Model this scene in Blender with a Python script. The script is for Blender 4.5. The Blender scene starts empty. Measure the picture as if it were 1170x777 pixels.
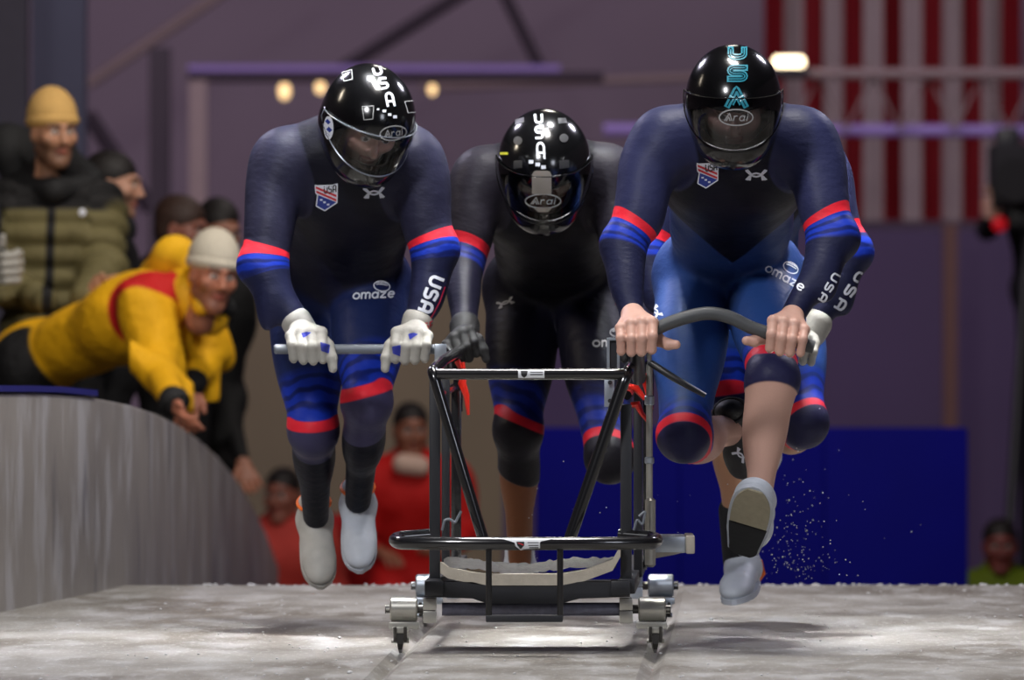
import bpy, bmesh, math, random
import numpy as np
from mathutils import Vector, Matrix
from mathutils.bvhtree import BVHTree

random.seed(7)
rng = np.random.default_rng(7)
scene = bpy.context.scene
COL = scene.collection

# ------------------------------------------------------------------ camera
FPX, HOR, CAMZ = 10900.0, 280.0, 1.07          # focal length in px, horizon row, camera height
def W(px, py, D):                               # a point of the place seen at a pixel, D metres away
    return Vector(((px - 585.0) * D / FPX, D, CAMZ - (py - HOR) * D / FPX))
cam_data = bpy.data.cameras.new('camera')
cam = bpy.data.objects.new('camera', cam_data)
COL.objects.link(cam)
cam.location = (0, 0, CAMZ)
cam.rotation_euler = (math.pi / 2, 0, 0)
cam_data.sensor_width = 36.0
cam_data.lens = FPX / 1170.0 * 36.0
cam_data.shift_y = -(388.5 - HOR) / 1170.0
cam_data.clip_end = 300
cam_data.dof.use_dof = True
cam_data.dof.focus_distance = 25.2
cam_data.dof.aperture_fstop = 5.6
scene.camera = cam

# ------------------------------------------------------------------ world, lights, exposure
world = bpy.data.worlds.new('hall_air')
scene.world = world
world.use_nodes = True
bg = world.node_tree.nodes['Background']
bg.inputs['Color'].default_value = (0.30, 0.26, 0.38, 1)
bg.inputs['Strength'].default_value = 0.06

def area(name, loc, target, size, power, color, size_y=None, spread=180):
    d = bpy.data.lights.new(name, 'AREA')
    d.energy = power
    d.color = color
    d.size = size
    if size_y:
        d.shape = 'RECTANGLE'; d.size_y = size_y
    d.spread = math.radians(spread)
    o = bpy.data.objects.new(name, d)
    COL.objects.link(o)
    o.location = loc
    o.rotation_euler = (Vector(target) - Vector(loc)).to_track_quat('-Z', 'Y').to_euler()
    return o
area('track_light', (0.5, 25.4, 6.2), (0.4, 25.6, 0.0), 0.9, 380, (1.0, 0.97, 0.93), 1.6)
area('pool_light_left', (-0.4, 26.6, 5.6), (-0.5, 25.9, 0), 0.4, 20, (0.95, 0.97, 1.0), spread=30)
area('pool_light_right', (0.9, 27.2, 5.6), (0.72, 26.3, 0), 0.4, 20, (0.95, 0.97, 1.0), spread=30)
area('key_light', (-2.6, 18.5, 5.4), (0.3, 25.6, 0.7), 0.9, 420, (0.97, 0.97, 1.0))
area('fill_light', (4.0, 18.0, 3.4), (0.2, 25.6, 0.7), 1.4, 70, (0.84, 0.88, 1.0))
area('rim_light_left', (-3.0, 30.5, 5.0), (-0.2, 26.0, 1.1), 0.8, 120, (0.84, 0.80, 1.0))
area('rim_light_right', (3.6, 30.5, 5.0), (0.4, 26.0, 1.1), 0.8, 120, (0.86, 0.84, 1.0))
area('crest_fill', (0.6, 33.5, 5.6), (-1.2, 35.5, 0.4), 1.0, 190, (1.0, 0.92, 0.84))  # added fill, brightens the far end of the ice wall and the onlookers
area('hall_fill', (1.0, 41.0, 6.0), (1.0, 46.0, -0.2), 1.5, 150, (1.0, 0.90, 0.86))  # added fill for the people low in the hall
area('stand_light', (-4.6, 27.0, 4.2), (-2.0, 35.5, 0.8), 1.2, 120, (1.0, 0.86, 0.68))
area('tent_light_left', (-4.0, 48.0, 6.5), (-2.5, 63.0, 4.0), 3.0, 340, (0.92, 0.76, 1.0))
area('tent_light_right', (3.5, 48.0, 6.5), (3.5, 62.0, 3.6), 3.0, 240, (0.95, 0.81, 1.0))
scene.view_settings.view_transform = 'Standard'
scene.view_settings.look = 'None'
scene.view_settings.gamma = 1.0
scene.view_settings.use_curve_mapping = False
scene.view_settings.exposure = 0.0

# ------------------------------------------------------------------ materials
def lin(c):
    return tuple(((v / 255.0) / 12.92 if v / 255.0 <= 0.04045 else ((v / 255.0 + 0.055) / 1.055) ** 2.4) for v in c) + (1.0,)

class NG:
    def __init__(self, m):
        self.nt = m.node_tree; self.n = self.nt.nodes; self.l = self.nt.links
    def new(self, t, **kw):
        nd = self.n.new(t)
        for k, v in kw.items(): setattr(nd, k, v)
        return nd
    def put(self, sock, v):
        if hasattr(v, 'is_linked') or isinstance(v, bpy.types.NodeSocket): self.l.new(v, sock)
        else: sock.default_value = v
    def math(self, op, a, b=0.0, clamp=False):
        nd = self.new('ShaderNodeMath', operation=op, use_clamp=clamp)
        self.put(nd.inputs[0], a); self.put(nd.inputs[1], b)
        return nd.outputs[0]
    def attr(self, name):
        return self.new('ShaderNodeAttribute', attribute_name=name).outputs['Fac']
    def step(self, x, e, soft=0.004):            # 0 below e, 1 above
        nd = self.new('ShaderNodeMapRange', interpolation_type='SMOOTHSTEP')
        self.put(nd.inputs[0], x); nd.inputs[1].default_value = e - soft; nd.inputs[2].default_value = e + soft
        return nd.outputs[0]
    def band(self, x, a, b, soft=0.004):
        return self.math('MULTIPLY', self.step(x, a, soft), self.math('SUBTRACT', 1.0, self.step(x, b, soft)))
    def mix(self, f, a, b):
        nd = self.new('ShaderNodeMix', data_type='RGBA')
        self.put(nd.inputs[0], f); self.put(nd.inputs[6], a); self.put(nd.inputs[7], b)
        return nd.outputs[2]
    def noise(self, scale, detail=3, vec=None, rough=0.5):
        nd = self.new('ShaderNodeTexNoise'); nd.inputs['Scale'].default_value = scale
        nd.inputs['Detail'].default_value = detail; nd.inputs['Roughness'].default_value = rough
        if vec is not None: self.l.new(vec, nd.inputs['Vector'])
        return nd.outputs[0]
    def coords(self, sx=1, sy=1, sz=1, kind='Object'):
        tc = self.new('ShaderNodeTexCoord'); mp = self.new('ShaderNodeMapping')
        mp.inputs['Scale'].default_value = (sx, sy, sz)
        self.l.new(tc.outputs[kind], mp.inputs['Vector'])
        return mp.outputs[0]
    def bump(self, h, strength=0.3, dist=0.01):
        nd = self.new('ShaderNodeBump'); nd.inputs['Strength'].default_value = strength
        nd.inputs['Distance'].default_value = dist
        self.l.new(h, nd.inputs['Height'])
        return nd.outputs[0]

def mat(name, rgb, rough=0.5, metal=0.0, vary=0.12, vscale=14.0, bump=0.0, bscale=60.0, emit=0.0, spec=0.5, trans=0.0, alpha=1.0, coat=0.0, sheen=0.0, stretch=None):
    m = bpy.data.materials.new(name); m.use_nodes = True
    g = NG(m); b = g.n['Principled BSDF']
    c = lin(rgb)
    vec = g.coords(*(stretch or (1, 1, 1)))
    if vary > 0:
        n = g.noise(vscale, 4, vec)
        d = tuple(v * (1 - vary) for v in c[:3]) + (1,); e = tuple(min(1, v * (1 + vary)) for v in c[:3]) + (1,)
        g.l.new(g.mix(n, d, e), b.inputs['Base Color'])
    else:
        b.inputs['Base Color'].default_value = c
    b.inputs['Roughness'].default_value = rough
    b.inputs['Metallic'].default_value = metal
    b.inputs['Specular IOR Level'].default_value = spec
    b.inputs['Coat Weight'].default_value = coat
    b.inputs['Coat Roughness'].default_value = 0.06
    b.inputs['Sheen Weight'].default_value = sheen
    b.inputs['Transmission Weight'].default_value = trans
    b.inputs['Alpha'].default_value = alpha
    if bump > 0:
        g.l.new(g.bump(g.noise(bscale, 3, vec), bump, 0.004), b.inputs['Normal'])
    if emit > 0:
        b.inputs['Emission Color'].default_value = c
        b.inputs['Emission Strength'].default_value = emit
    return m

# ------------------------------------------------------------------ mesh helpers
def link(name, me, m=None, parent=None):
    o = bpy.data.objects.new(name, me)
    COL.objects.link(o)
    if m is not None: me.materials.append(m)
    if parent is not None: o.parent = parent
    return o

def obj(name, bm, m=None, parent=None, smooth=True):
    me = bpy.data.meshes.new(name)
    bmesh.ops.recalc_face_normals(bm, faces=bm.faces[:])
    bm.to_mesh(me); bm.free()
    if smooth:
        me.polygons.foreach_set('use_smooth', [True] * len(me.polygons))
        me.set_sharp_from_angle(angle=math.radians(38))
    return link(name, me, m, parent)

def tag(o, label=None, cat=None, group=None, kind=None):
    if label: o['label'] = label
    if cat: o['category'] = cat
    if group: o['group'] = group
    if kind: o['kind'] = kind
    return o

def empty(name, loc=(0, 0, 0)):
    o = bpy.data.objects.new(name, None); COL.objects.link(o)
    o.empty_display_size = 0.1
    return o                                    # parts keep world coordinates, so the thing's origin stays at zero

def box(bm, lo, hi, bev=0.0):
    v = [bm.verts.new((x, y, z)) for z in (lo[2], hi[2]) for y in (lo[1], hi[1]) for x in (lo[0], hi[0])]
    fs = [bm.faces.new([v[i] for i in q]) for q in ((0, 2, 3, 1), (4, 5, 7, 6), (0, 1, 5, 4), (2, 6, 7, 3), (0, 4, 6, 2), (1, 3, 7, 5))]
    if bev > 0:
        es = list({e for f in fs for e in f.edges})
        bmesh.ops.bevel(bm, geom=es, offset=bev, segments=2, affect='EDGES', profile=0.6)

def hexa(bm, corners, bev=0.0):                 # eight corners in box order
    v = [bm.verts.new(c) for c in corners]
    fs = [bm.faces.new([v[i] for i in q]) for q in ((0, 2, 3, 1), (4, 5, 7, 6), (0, 1, 5, 4), (2, 6, 7, 3), (0, 4, 6, 2), (1, 3, 7, 5))]
    if bev > 0:
        es = list({e for f in fs for e in f.edges})
        bmesh.ops.bevel(bm, geom=es, offset=bev, segments=2, affect='EDGES', profile=0.6)

def fillet(pts, r, n=5):
    out = [Vector(pts[0])]
    for a, b, c in zip(pts[:-2], pts[1:-1], pts[2:]):
        a, b, c = Vector(a), Vector(b), Vector(c)
        la, lc = (a - b).length, (c - b).length
        q = min(r, la * 0.45, lc * 0.45)
        p0 = b + (a - b).normalized() * q; p1 = b + (c - b).normalized() * q
        for i in range(n + 1):
            t = i / n
            out.append(p0.lerp(b, t).lerp(b.lerp(p1, t), t))
    out.append(Vector(pts[-1]))
    return out

def tube(bm, pts, r, seg=14, closed=False, caps=True, squash=None):
    pts = [Vector(p) for p in pts]
    n = len(pts)
    rs = r if isinstance(r, (list, tuple)) else [r] * n
    rings = []
    prev = None
    for i, p in enumerate(pts):
        if closed: t = pts[(i + 1) % n] - pts[i - 1]
        else: t = pts[min(i + 1, n - 1)] - pts[max(i - 1, 0)]
        t.normalize()
        if prev is None:
            u = Vector((0, 0, 1)).cross(t)
            if u.length < 0.05: u = Vector((1, 0, 0)).cross(t)
            u.normalize()
        else:
            u = prev - t * prev.dot(t); u.normalize()
        prev = u
        v = t.cross(u)
        s = squash or 1.0
        rings.append([bm.verts.new(p + (u * math.cos(a) + v * math.sin(a) * s) * rs[i]) for a in [2 * math.pi * k / seg for k in range(seg)]])
    m = n if closed else n - 1
    for i in range(m):
        A, B = rings[i], rings[(i + 1) % n]
        for k in range(seg):
            bm.faces.new((A[k], A[(k + 1) % seg], B[(k + 1) % seg], B[k]))
    if caps and not closed:
        bm.faces.new(rings[0][::-1]); bm.faces.new(rings[-1])

def rod(bm, a, b, r, seg=14, bev=0.0):
    a, b = Vector(a), Vector(b)
    if bev > 0:
        d = (b - a).normalized()
        tube(bm, [a, a + d * bev, b - d * bev, b], [r - bev, r, r, r - bev], seg)
    else:
        tube(bm, [a, b], r, seg)

def part(name, fn, m, parent, smooth=True):
    bm = bmesh.new(); fn(bm)
    return obj(name, bm, m, parent, smooth)

# ------------------------------------------------------------------ implicit surfaces
def nrm(v):
    v = np.asarray(v, float); return v / max(np.linalg.norm(v), 1e-9)
def A(v): return np.array([v[0], v[1], v[2]], float)

def cone(a, b, ra, rb): return ('cone', A(a), A(b), ra, rb)
def econe(a, b, ra, rb, w, s): return ('econe', A(a), A(b), ra, rb, nrm(w), s)     # s squashes across w
def ell(c, axes, rad): return ('ell', A(c), np.array([nrm(x) for x in axes]), np.array(rad, float))
def sph(c, r): return ('cone', A(c), A(c) + np.array([0, 0, 1e-4]), r, r)
def rbox(c, axes, half, r): return ('rbox', A(c), np.array([nrm(x) for x in axes]), np.array(half, float), r)

def pd(p, P):
    t = p[0]
    if t == 'cone':
        _, a, b, ra, rb = p
        ab = b - a; q = P - a
        h = np.clip((q @ ab) / (ab @ ab), 0, 1)
        return np.linalg.norm(q - h[..., None] * ab, axis=-1) - (ra + (rb - ra) * h)
    if t == 'econe':
        _, a, b, ra, rb, w, s = p
        ab = b - a; q = P - a
        h = np.clip((q @ ab) / (ab @ ab), 0, 1)
        q = q - h[..., None] * ab
        ax = nrm(ab); w = nrm(w - ax * (w @ ax)); d = np.cross(ax, w)
        x, y, z = q @ w, (q @ d) / s, q @ ax
        return (np.sqrt(x * x + y * y + z * z) - (ra + (rb - ra) * h)) * min(1.0, 0.5 + 0.5 * s)
    if t == 'ell':
        _, c, ax, r = p
        q = (P - c) @ ax.T
        k0 = np.linalg.norm(q / r, axis=-1); k1 = np.linalg.norm(q / (r * r), axis=-1)
        return k0 * (k0 - 1.0) / np.maximum(k1, 1e-6)
    if t == 'rbox':
        _, c, ax, hf, r = p
        q = np.abs((P - c) @ ax.T) - hf + r
        return np.linalg.norm(np.maximum(q, 0), axis=-1) + np.minimum(q.max(axis=-1), 0) - r

def pbox(p):
    t = p[0]
    if t in ('cone', 'econe'):
        r = max(p[3], p[4])
        return np.minimum(p[1], p[2]) - r, np.maximum(p[1], p[2]) + r
    if t == 'ell':
        e = np.sqrt(((p[2] * p[3][:, None]) ** 2).sum(axis=0))
        return p[1] - e, p[1] + e
    e = (np.abs(p[2]) * p[3][:, None]).sum(axis=0)
    return p[1] - e, p[1] + e

def smin(a, b, k):
    h = np.maximum(k - np.abs(a - b), 0) / k
    return np.minimum(a, b) - h * h * k * 0.25
def smax(a, b, k): return -smin(-a, -b, k)

class Grid:
    def __init__(self, lo, hi, h):
        self.lo = np.asarray(lo, float); self.h = h
        self.n = np.ceil((np.asarray(hi) - self.lo) / h).astype(int) + 1
    def pts(self, s, e):
        ax = [self.lo[i] + np.arange(s[i], e[i]) * self.h for i in range(3)]
        return np.stack(np.meshgrid(*ax, indexing='ij'), axis=-1)
    def chain(self, ch):
        F = np.full(self.n, 0.5)
        for p, k in ch:
            lo, hi = pbox(p); m = abs(k) + 3 * self.h
            s = np.maximum(np.floor((lo - m - self.lo) / self.h).astype(int), 0)
            e = np.minimum(np.ceil((hi + m - self.lo) / self.h).astype(int) + 1, self.n)
            if (e <= s).any(): continue
            d = pd(p, self.pts(s, e))
            sl = tuple(slice(s[i], e[i]) for i in range(3))
            F[sl] = smin(F[sl], d, k) if k > 0 else smax(F[sl], -d, -k)   # negative k carves
        return F

def chain_at(ch, P):
    F = np.full(P.shape[:-1], 0.5)
    for p, k in ch:
        d = pd(p, P)
        F = smin(F, d, k) if k > 0 else smax(F, -d, -k)
    return F

def chain_box(ch):
    bs = [pbox(p) for p, k in ch if k > 0]
    return np.min([b[0] for b in bs], axis=0), np.max([b[1] for b in bs], axis=0)

def nets(F, g):
    s = F < 0
    n = np.array(F.shape) - 1
    corners = [(i, j, k) for i in (0, 1) for j in (0, 1) for k in (0, 1)]
    cnt = np.zeros(n, np.int8)
    for c in corners:
        cnt += s[c[0]:c[0] + n[0], c[1]:c[1] + n[1], c[2]:c[2] + n[2]]
    cells = np.argwhere((cnt > 0) & (cnt < 8))
    idx = np.full(n, -1, np.int64); idx[tuple(cells.T)] = np.arange(len(cells))
    acc = np.zeros((len(cells), 3)); num = np.zeros(len(cells))
    fv = {c: F[cells[:, 0] + c[0], cells[:, 1] + c[1], cells[:, 2] + c[2]] for c in corners}
    for c in corners:
        for ax in range(3):
            if c[ax] == 0:
                d = list(c); d[ax] = 1; d = tuple(d)
                fa, fb = fv[c], fv[d]
                cr = (fa < 0) != (fb < 0)
                t = np.where(cr, fa / np.where(cr, fa - fb, 1), 0)
                pos = np.array(c, float)[None, :] + np.zeros((len(cells), 3)); pos[:, ax] = t
                acc[cr] += pos[cr]; num[cr] += 1
    V = g.lo + (cells + acc / np.maximum(num, 1)[:, None]) * g.h
    quads = []
    for ax in range(3):
        b, c = (ax + 1) % 3, (ax + 2) % 3
        sl0 = [slice(None)] * 3; sl1 = [slice(None)] * 3
        sl0[ax] = slice(0, -1); sl1[ax] = slice(1, None)
        e = np.argwhere(s[tuple(sl0)] != s[tuple(sl1)])
        e = e[(e[:, b] > 0) & (e[:, c] > 0) & (e[:, b] < n[b]) & (e[:, c] < n[c])]
        def cell(db, dc):
            q = e.copy(); q[:, b] += db; q[:, c] += dc
            return idx[tuple(q.T)]
        q = np.stack([cell(-1, -1), cell(0, -1), cell(0, 0), cell(-1, 0)], axis=1)
        inside = s[tuple(e.T)]
        q[~inside] = q[~inside][:, ::-1]
        quads.append(q)
    Q = np.concatenate(quads)
    return V, Q[(Q >= 0).all(axis=1)]

def np_mesh(name, V, Q, attrs=None, mats=None, mi=None, cols=None):
    me = bpy.data.meshes.new(name)
    V = np.asarray(V, np.float32); Q = np.asarray(Q, np.int32)
    k = Q.shape[1]
    me.vertices.add(len(V)); me.vertices.foreach_set('co', V.ravel())
    me.loops.add(Q.size); me.loops.foreach_set('vertex_index', Q.ravel())
    me.polygons.add(len(Q)); me.polygons.foreach_set('loop_start', np.arange(0, Q.size, k, dtype=np.int32))
    me.polygons.foreach_set('use_smooth', np.ones(len(Q), bool))
    for m in mats or []: me.materials.append(m)
    if mi is not None: me.polygons.foreach_set('material_index', np.asarray(mi, np.int32))
    me.update(calc_edges=True)
    for nm, a in (attrs or {}).items():
        at = me.attributes.new(nm, 'FLOAT', 'POINT'); at.data.foreach_set('value', np.asarray(a, np.float32))
    for nm, a in (cols or {}).items():
        at = me.attributes.new(nm, 'FLOAT_COLOR', 'POINT')
        at.data.foreach_set('color', np.concatenate([a, np.ones((len(a), 1))], axis=1).astype(np.float32).ravel())
    me.validate()
    return me

def sdf_mesh(ch, h):
    lo, hi = chain_box(ch)
    g = Grid(lo - 3 * h, hi + 3 * h, h)
    return nets(g.chain(ch), g)

def sdf_obj(name, ch, h, m, parent=None):
    V, Q = sdf_mesh(ch, h)
    return link(name, np_mesh(name, V, Q), m, parent)

def frame(fwd, up):
    y = nrm(A(fwd)); z = A(up); z = nrm(z - y * (z @ y)); x = np.cross(y, z)
    return np.array([x, y, z])                  # rows: right, forward, up

# ------------------------------------------------------------------ flat print laid on surfaces
def bvh_of(objs):
    vs, fs = [], []
    for o in objs:
        n = len(vs)
        vs += [o.matrix_world @ v.co for v in o.data.vertices]
        fs += [[i + n for i in p.vertices] for p in o.data.polygons]
    return BVHTree.FromPolygons(vs, fs)

EYE = Vector((0, 0, CAMZ))
def onto(bvh, px, py, lift):
    d = (W(px, py, 10) - EYE).normalized()
    hit, nor, i, dist = bvh.ray_cast(EYE, d)
    if hit is None: return None
    if nor.dot(d) > 0: nor = -nor
    return hit + nor * lift

def resample(pl, step):
    out = [Vector(pl[0]).to_2d() if len(pl[0]) > 2 else Vector(pl[0])]
    for a, b in zip(pl[:-1], pl[1:]):
        a, b = Vector(a), Vector(b); n = max(1, int((b - a).length / step))
        out += [a.lerp(b, (i + 1) / n) for i in range(n)]
    return out

class Print:
    def __init__(self, bvh, lift=0.0015):
        self.bm = bmesh.new(); self.bvh = bvh; self.lift = lift
    def stroke(self, pl, w, closed=False, step=1.2, off=0.0):
        if closed: pl = list(pl) + [pl[0]]
        p = resample(pl, step); n = len(p); row = []
        for i in range(n):
            if closed and i in (0, n - 1): t = p[1] - p[-2]
            else: t = p[min(i + 1, n - 1)] - p[max(i - 1, 0)]
            if t.length < 1e-6: t = Vector((1, 0))
            t.normalize(); nq = Vector((-t.y, t.x)); q = nq * (w / 2)
            ext = -t * (w * 0.3) if i == 0 and not closed else (t * (w * 0.3) if i == n - 1 and not closed else Vector((0, 0))) + nq * off
            a = onto(self.bvh, *(p[i] + q + ext), self.lift); b = onto(self.bvh, *(p[i] - q + ext), self.lift)
            row.append((self.bm.verts.new(a), self.bm.verts.new(b)) if a and b else None)
        for r, s in zip(row[:-1], row[1:]):
            if r and s and (r[0].co - s[0].co).length < 0.05: self.bm.faces.new((r[0], r[1], s[1], s[0]))
    def fill(self, poly, step=1.0):
        ys = [p[1] for p in poly]; y = min(ys)
        def span(y):
            xs = []
            for a, b in zip(poly, poly[1:] + poly[:1]):
                if (a[1] <= y) != (b[1] <= y): xs.append(a[0] + (b[0] - a[0]) * (y - a[1]) / (b[1] - a[1]))
            return (min(xs), max(xs)) if len(xs) >= 2 else None
        rows = []
        n = max(2, int((max(ys) - y) / step))
        for i in range(n + 1):
            yy = y + (max(ys) - y) * (0.02 + 0.96 * i / n)
            s = span(yy)
            if s: rows.append((yy, s))
        m = max(2, int((max(p[0] for p in poly) - min(p[0] for p in poly)) / (1.5 * step)))
        grid = []
        for yy, s in rows:
            r = []
            for j in range(m + 1):
                q = onto(self.bvh, s[0] + (s[1] - s[0]) * j / m, yy, self.lift)
                r.append(self.bm.verts.new(q) if q else None)
            grid.append(r)
        for r, s in zip(grid[:-1], grid[1:]):
            for j in range(m):
                q = (r[j], r[j + 1], s[j + 1], s[j])
                if all(q) and (q[0].co - q[2].co).length < 0.05: self.bm.faces.new(q)
    def done(self, name, m, parent):
        bmesh.ops.remove_doubles(self.bm, verts=self.bm.verts[:], dist=1e-6)
        return obj(name, self.bm, m, parent)

def arc(cx, cy, rx, ry, a0, a1, n=8):
    return [(cx + rx * math.cos(math.radians(a0 + (a1 - a0) * i / n)), cy + ry * math.sin(math.radians(a0 + (a1 - a0) * i / n))) for i in range(n + 1)]
GLYPH = {                                        # strokes in a unit box, y up
    'U': [[(0.1, 1), (0.1, 0.3)] + arc(0.5, 0.3, 0.4, 0.3, 180, 360) + [(0.9, 1)]],
    'S': [[(0.9, 0.92)] + arc(0.38, 0.75, 0.28, 0.25, 90, 270) + arc(0.62, 0.25, 0.28, 0.25, 90, -90) + [(0.1, 0.0)]],
    'A': [[(0.1, 0), (0.1, 0.7)] + arc(0.5, 0.7, 0.4, 0.3, 180, 0) + [(0.9, 0)], [(0.1, 0.36), (0.9, 0.36)]],
    'V': [[(0.02, 0), (0.5, 1), (0.98, 0)], [(0.26, 0.0), (0.5, 0.52), (0.74, 0.0)]],
    'a': [arc(0.5, 0.32, 0.38, 0.32, 0, 360, 14), [(0.9, 0.66), (0.9, 0)]],
    'o': [arc(0.5, 0.33, 0.42, 0.33, 0, 360, 14)],
    'm': [[(0.05, 0), (0.05, 0.66)], [(0.05, 0.45)] + arc(0.28, 0.45, 0.22, 0.2, 180, 0, 6) + [(0.5, 0)], [(0.5, 0.45)] + arc(0.73, 0.45, 0.22, 0.2, 180, 0, 6) + [(0.95, 0)]],
    'z': [[(0.1, 0.64), (0.88, 0.64), (0.1, 0.02), (0.9, 0.02)]],
    'e': [[(0.12, 0.34), (0.9, 0.34)] + arc(0.5, 0.33, 0.4, 0.33, 0, 310, 12)],
    'r': [[(0.15, 0), (0.15, 0.66)], [(0.15, 0.42)] + arc(0.55, 0.36, 0.38, 0.28, 170, 60, 5)],
    'i': [[(0.5, 0), (0.5, 0.64)], [(0.5, 0.86), (0.5, 0.93)]],
    'I': [[(0.5, 0), (0.5, 1)]],
    'd': [arc(0.5, 0.32, 0.38, 0.32, 0, 360, 14)],
}
def letters(pr, word, org, xa, ya, w, adv=1.0, gl=None):
    """word set from org (px) with x axis xa and y axis ya (px per glyph box)"""
    o, xa, ya = Vector(org), Vector(xa), Vector(ya)
    for k, ch in enumerate(word):
        for st in GLYPH[ch]:
            pr.stroke([tuple(o + xa * (q[0] + k * adv) + ya * q[1]) for q in st], w)
def placed(org, xa, ya, pts):
    o, xa, ya = Vector(org), Vector(xa), Vector(ya)
    return [tuple(o + xa * p[0] + ya * p[1]) for p in pts]
# ------------------------------------------------------------------ the setting
def ice_material():
    m = bpy.data.materials.new('rough_ice'); m.use_nodes = True
    g = NG(m); b = g.n['Principled BSDF']
    big = g.noise(1.0, 4, g.coords(0.9, 0.55, 1.0), 0.6); streak = g.noise(1.0, 5, g.coords(7.0, 2.6, 1.0), 0.62)
    fine = g.noise(1.0, 4, g.coords(60, 16, 20), 0.65); mid = g.noise(1.0, 4, g.coords(2.6, 1.6, 1.0), 0.6)
    c = g.mix(g.step(big, 0.5, 0.14), lin((108, 102, 93)), lin((150, 147, 141)))
    c = g.mix(g.math('MULTIPLY', g.step(streak, 0.55, 0.10), 0.55), c, lin((178, 178, 178)))
    c = g.mix(g.math('MULTIPLY', g.step(mid, 0.57, 0.10), 0.30), c, lin((84, 80, 75)))
    c = g.mix(g.math('MULTIPLY', g.step(fine, 0.60, 0.05), 0.40), c, lin((205, 205, 204)))
    g.l.new(c, b.inputs['Base Color'])
    r = g.math('ADD', 0.16, g.math('MULTIPLY', streak, 0.5)); g.l.new(r, b.inputs['Roughness'])
    b.inputs['IOR'].default_value = 1.31
    g.l.new(g.bump(g.math('ADD', g.math('MULTIPLY', fine, .5), streak), 0.45, 0.012), b.inputs['Normal'])
    return m

M_ice = ice_material()
TRK = 0.0289
def floor_mesh(bm):
    offs = [-7, -3, -1.5, -0.8]
    for cx in (0.041 - 0.335, 0.041 + 0.335):
        offs += [(cx - 0.028, 0), (cx - 0.013, -0.012), (cx, -0.02), (cx + 0.013, -0.012), (cx + 0.028, 0)]
        if cx < 0: offs += [-0.15, 0.05, 0.25]
    offs += [0.9, 1.6, 3, 5, 8]
    offs = [o if isinstance(o, tuple) else (o, 0.0) for o in offs]
    ys = [6, 15, 20, 24, 26, 28, 29.5, 30.0, 30.06, 30.10]
    rows = []
    for y in ys:
        zz = 0.0 if y < 30.03 else (-0.004 if y < 30.08 else -0.05)
        rows.append([bm.verts.new((o + TRK * (y - 25), y, z * (1 if y < 29.9 else 0) + zz)) for o, z in offs])
    rows.append([bm.verts.new((o + TRK * 5.2, 30.14, -1.2)) for o, z in offs])
    for r, s in zip(rows[:-1], rows[1:]):
        for i in range(len(offs) - 1): bm.faces.new((r[i], r[i + 1], s[i + 1], s[i]))
ice = part('floor', floor_mesh, M_ice, None, smooth=False)
tag(ice, kind='structure')

# loose frost crumbs on the ice
def crumbs(bm):
    for i in range(380):
        y = rng.uniform(23.2, 30.0); x = rng.uniform(-1.45 + max(0, y - 26) * .09, 1.7)
        r = rng.uniform(0.0012, 0.0036) * (1.8 if rng.random() < 0.06 else 1)
        bmesh.ops.create_icosphere(bm, subdivisions=1, radius=r, matrix=Matrix.Translation((x, y, r * 0.5)) @ Matrix.Diagonal((1.3, 1.1, 0.7, 1)))
    for i in range(150):                         # the ridge of scraped ice along the crest
        x = rng.uniform(-1.0, 1.75); r = rng.uniform(0.002, 0.006)
        bmesh.ops.create_icosphere(bm, subdivisions=1, radius=r, matrix=Matrix.Translation((x, 30.03 - rng.random() * 0.1, r * 0.4)) @ Matrix.Diagonal((1.5, 1.1, 0.7, 1)))
M_snow = mat('frost', (196, 196, 198), 0.6, vary=0.1)
tag(part('ice_crumbs', crumbs, M_snow, None), 'loose white frost crumbs scattered over the grey ice', 'ice', kind='stuff')

M_ground = mat('concrete', (58, 52, 56), 0.8, vary=0.25, vscale=2)
tag(part('ground', lambda bm: box(bm, (-30, 30.2, -1.3), (30, 75, -1.2)), M_ground, None, False), kind='structure')
M_deck = mat('stand_deck', (52, 46, 44), 0.8, vary=0.2, vscale=4)
tag(part('ground_2', lambda bm: box(bm, (-7, 31.6, -1.2), (-1.36, 41.5, -0.15)), M_deck, None, False), kind='structure')

# the curved ice wall beside the track
def wall_material():
    m = bpy.data.materials.new('frosted_wall'); m.use_nodes = True
    g = NG(m); b = g.n['Principled BSDF']
    v = g.coords(9, 1.2, 0.55); v2 = g.coords(2.5, 0.6, 0.5); v3 = g.coords(1, 1, 5)
    n1, n2 = g.noise(3.0, 4, v, 0.6), g.noise(2.0, 3, v2, 0.5)
    c = g.mix(n2, lin((112, 108, 106)), lin((160, 154, 146)))
    c = g.mix(g.math('MULTIPLY', g.step(n1, 0.57, 0.08), 0.5), c, lin((186, 186, 190)))
    c = g.mix(g.math('MULTIPLY', g.step(g.noise(2.2, 3, v, 0.6), 0.62, 0.06), 0.55), c, lin((84, 84, 90)))
    g.l.new(c, b.inputs['Base Color']); b.inputs['Roughness'].default_value = 0.42
    g.l.new(g.bump(n1, 0.35, 0.02), b.inputs['Normal'])
    return m
WALL = []
for px, D, top in ((0, 27.8, 449), (35, 28.3, 449), (70, 28.8, 450), (110, 29.4, 454), (150, 30.1, 462), (180, 31.6, 472), (205, 33.4, 485), (228, 35.0, 501), (250, 36.6, 521), (270, 38.0, 545), (288, 39.4, 574), (304, 40.6, 606), (318, 41.8, 645)):
    p = W(px, top, D); WALL.append((p.x, D, p.z))
WALL = [(-2.35, 16.0, 0.66), (-1.95, 22.0, 0.655), (-1.62, 26.0, 0.645)] + WALL
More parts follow.
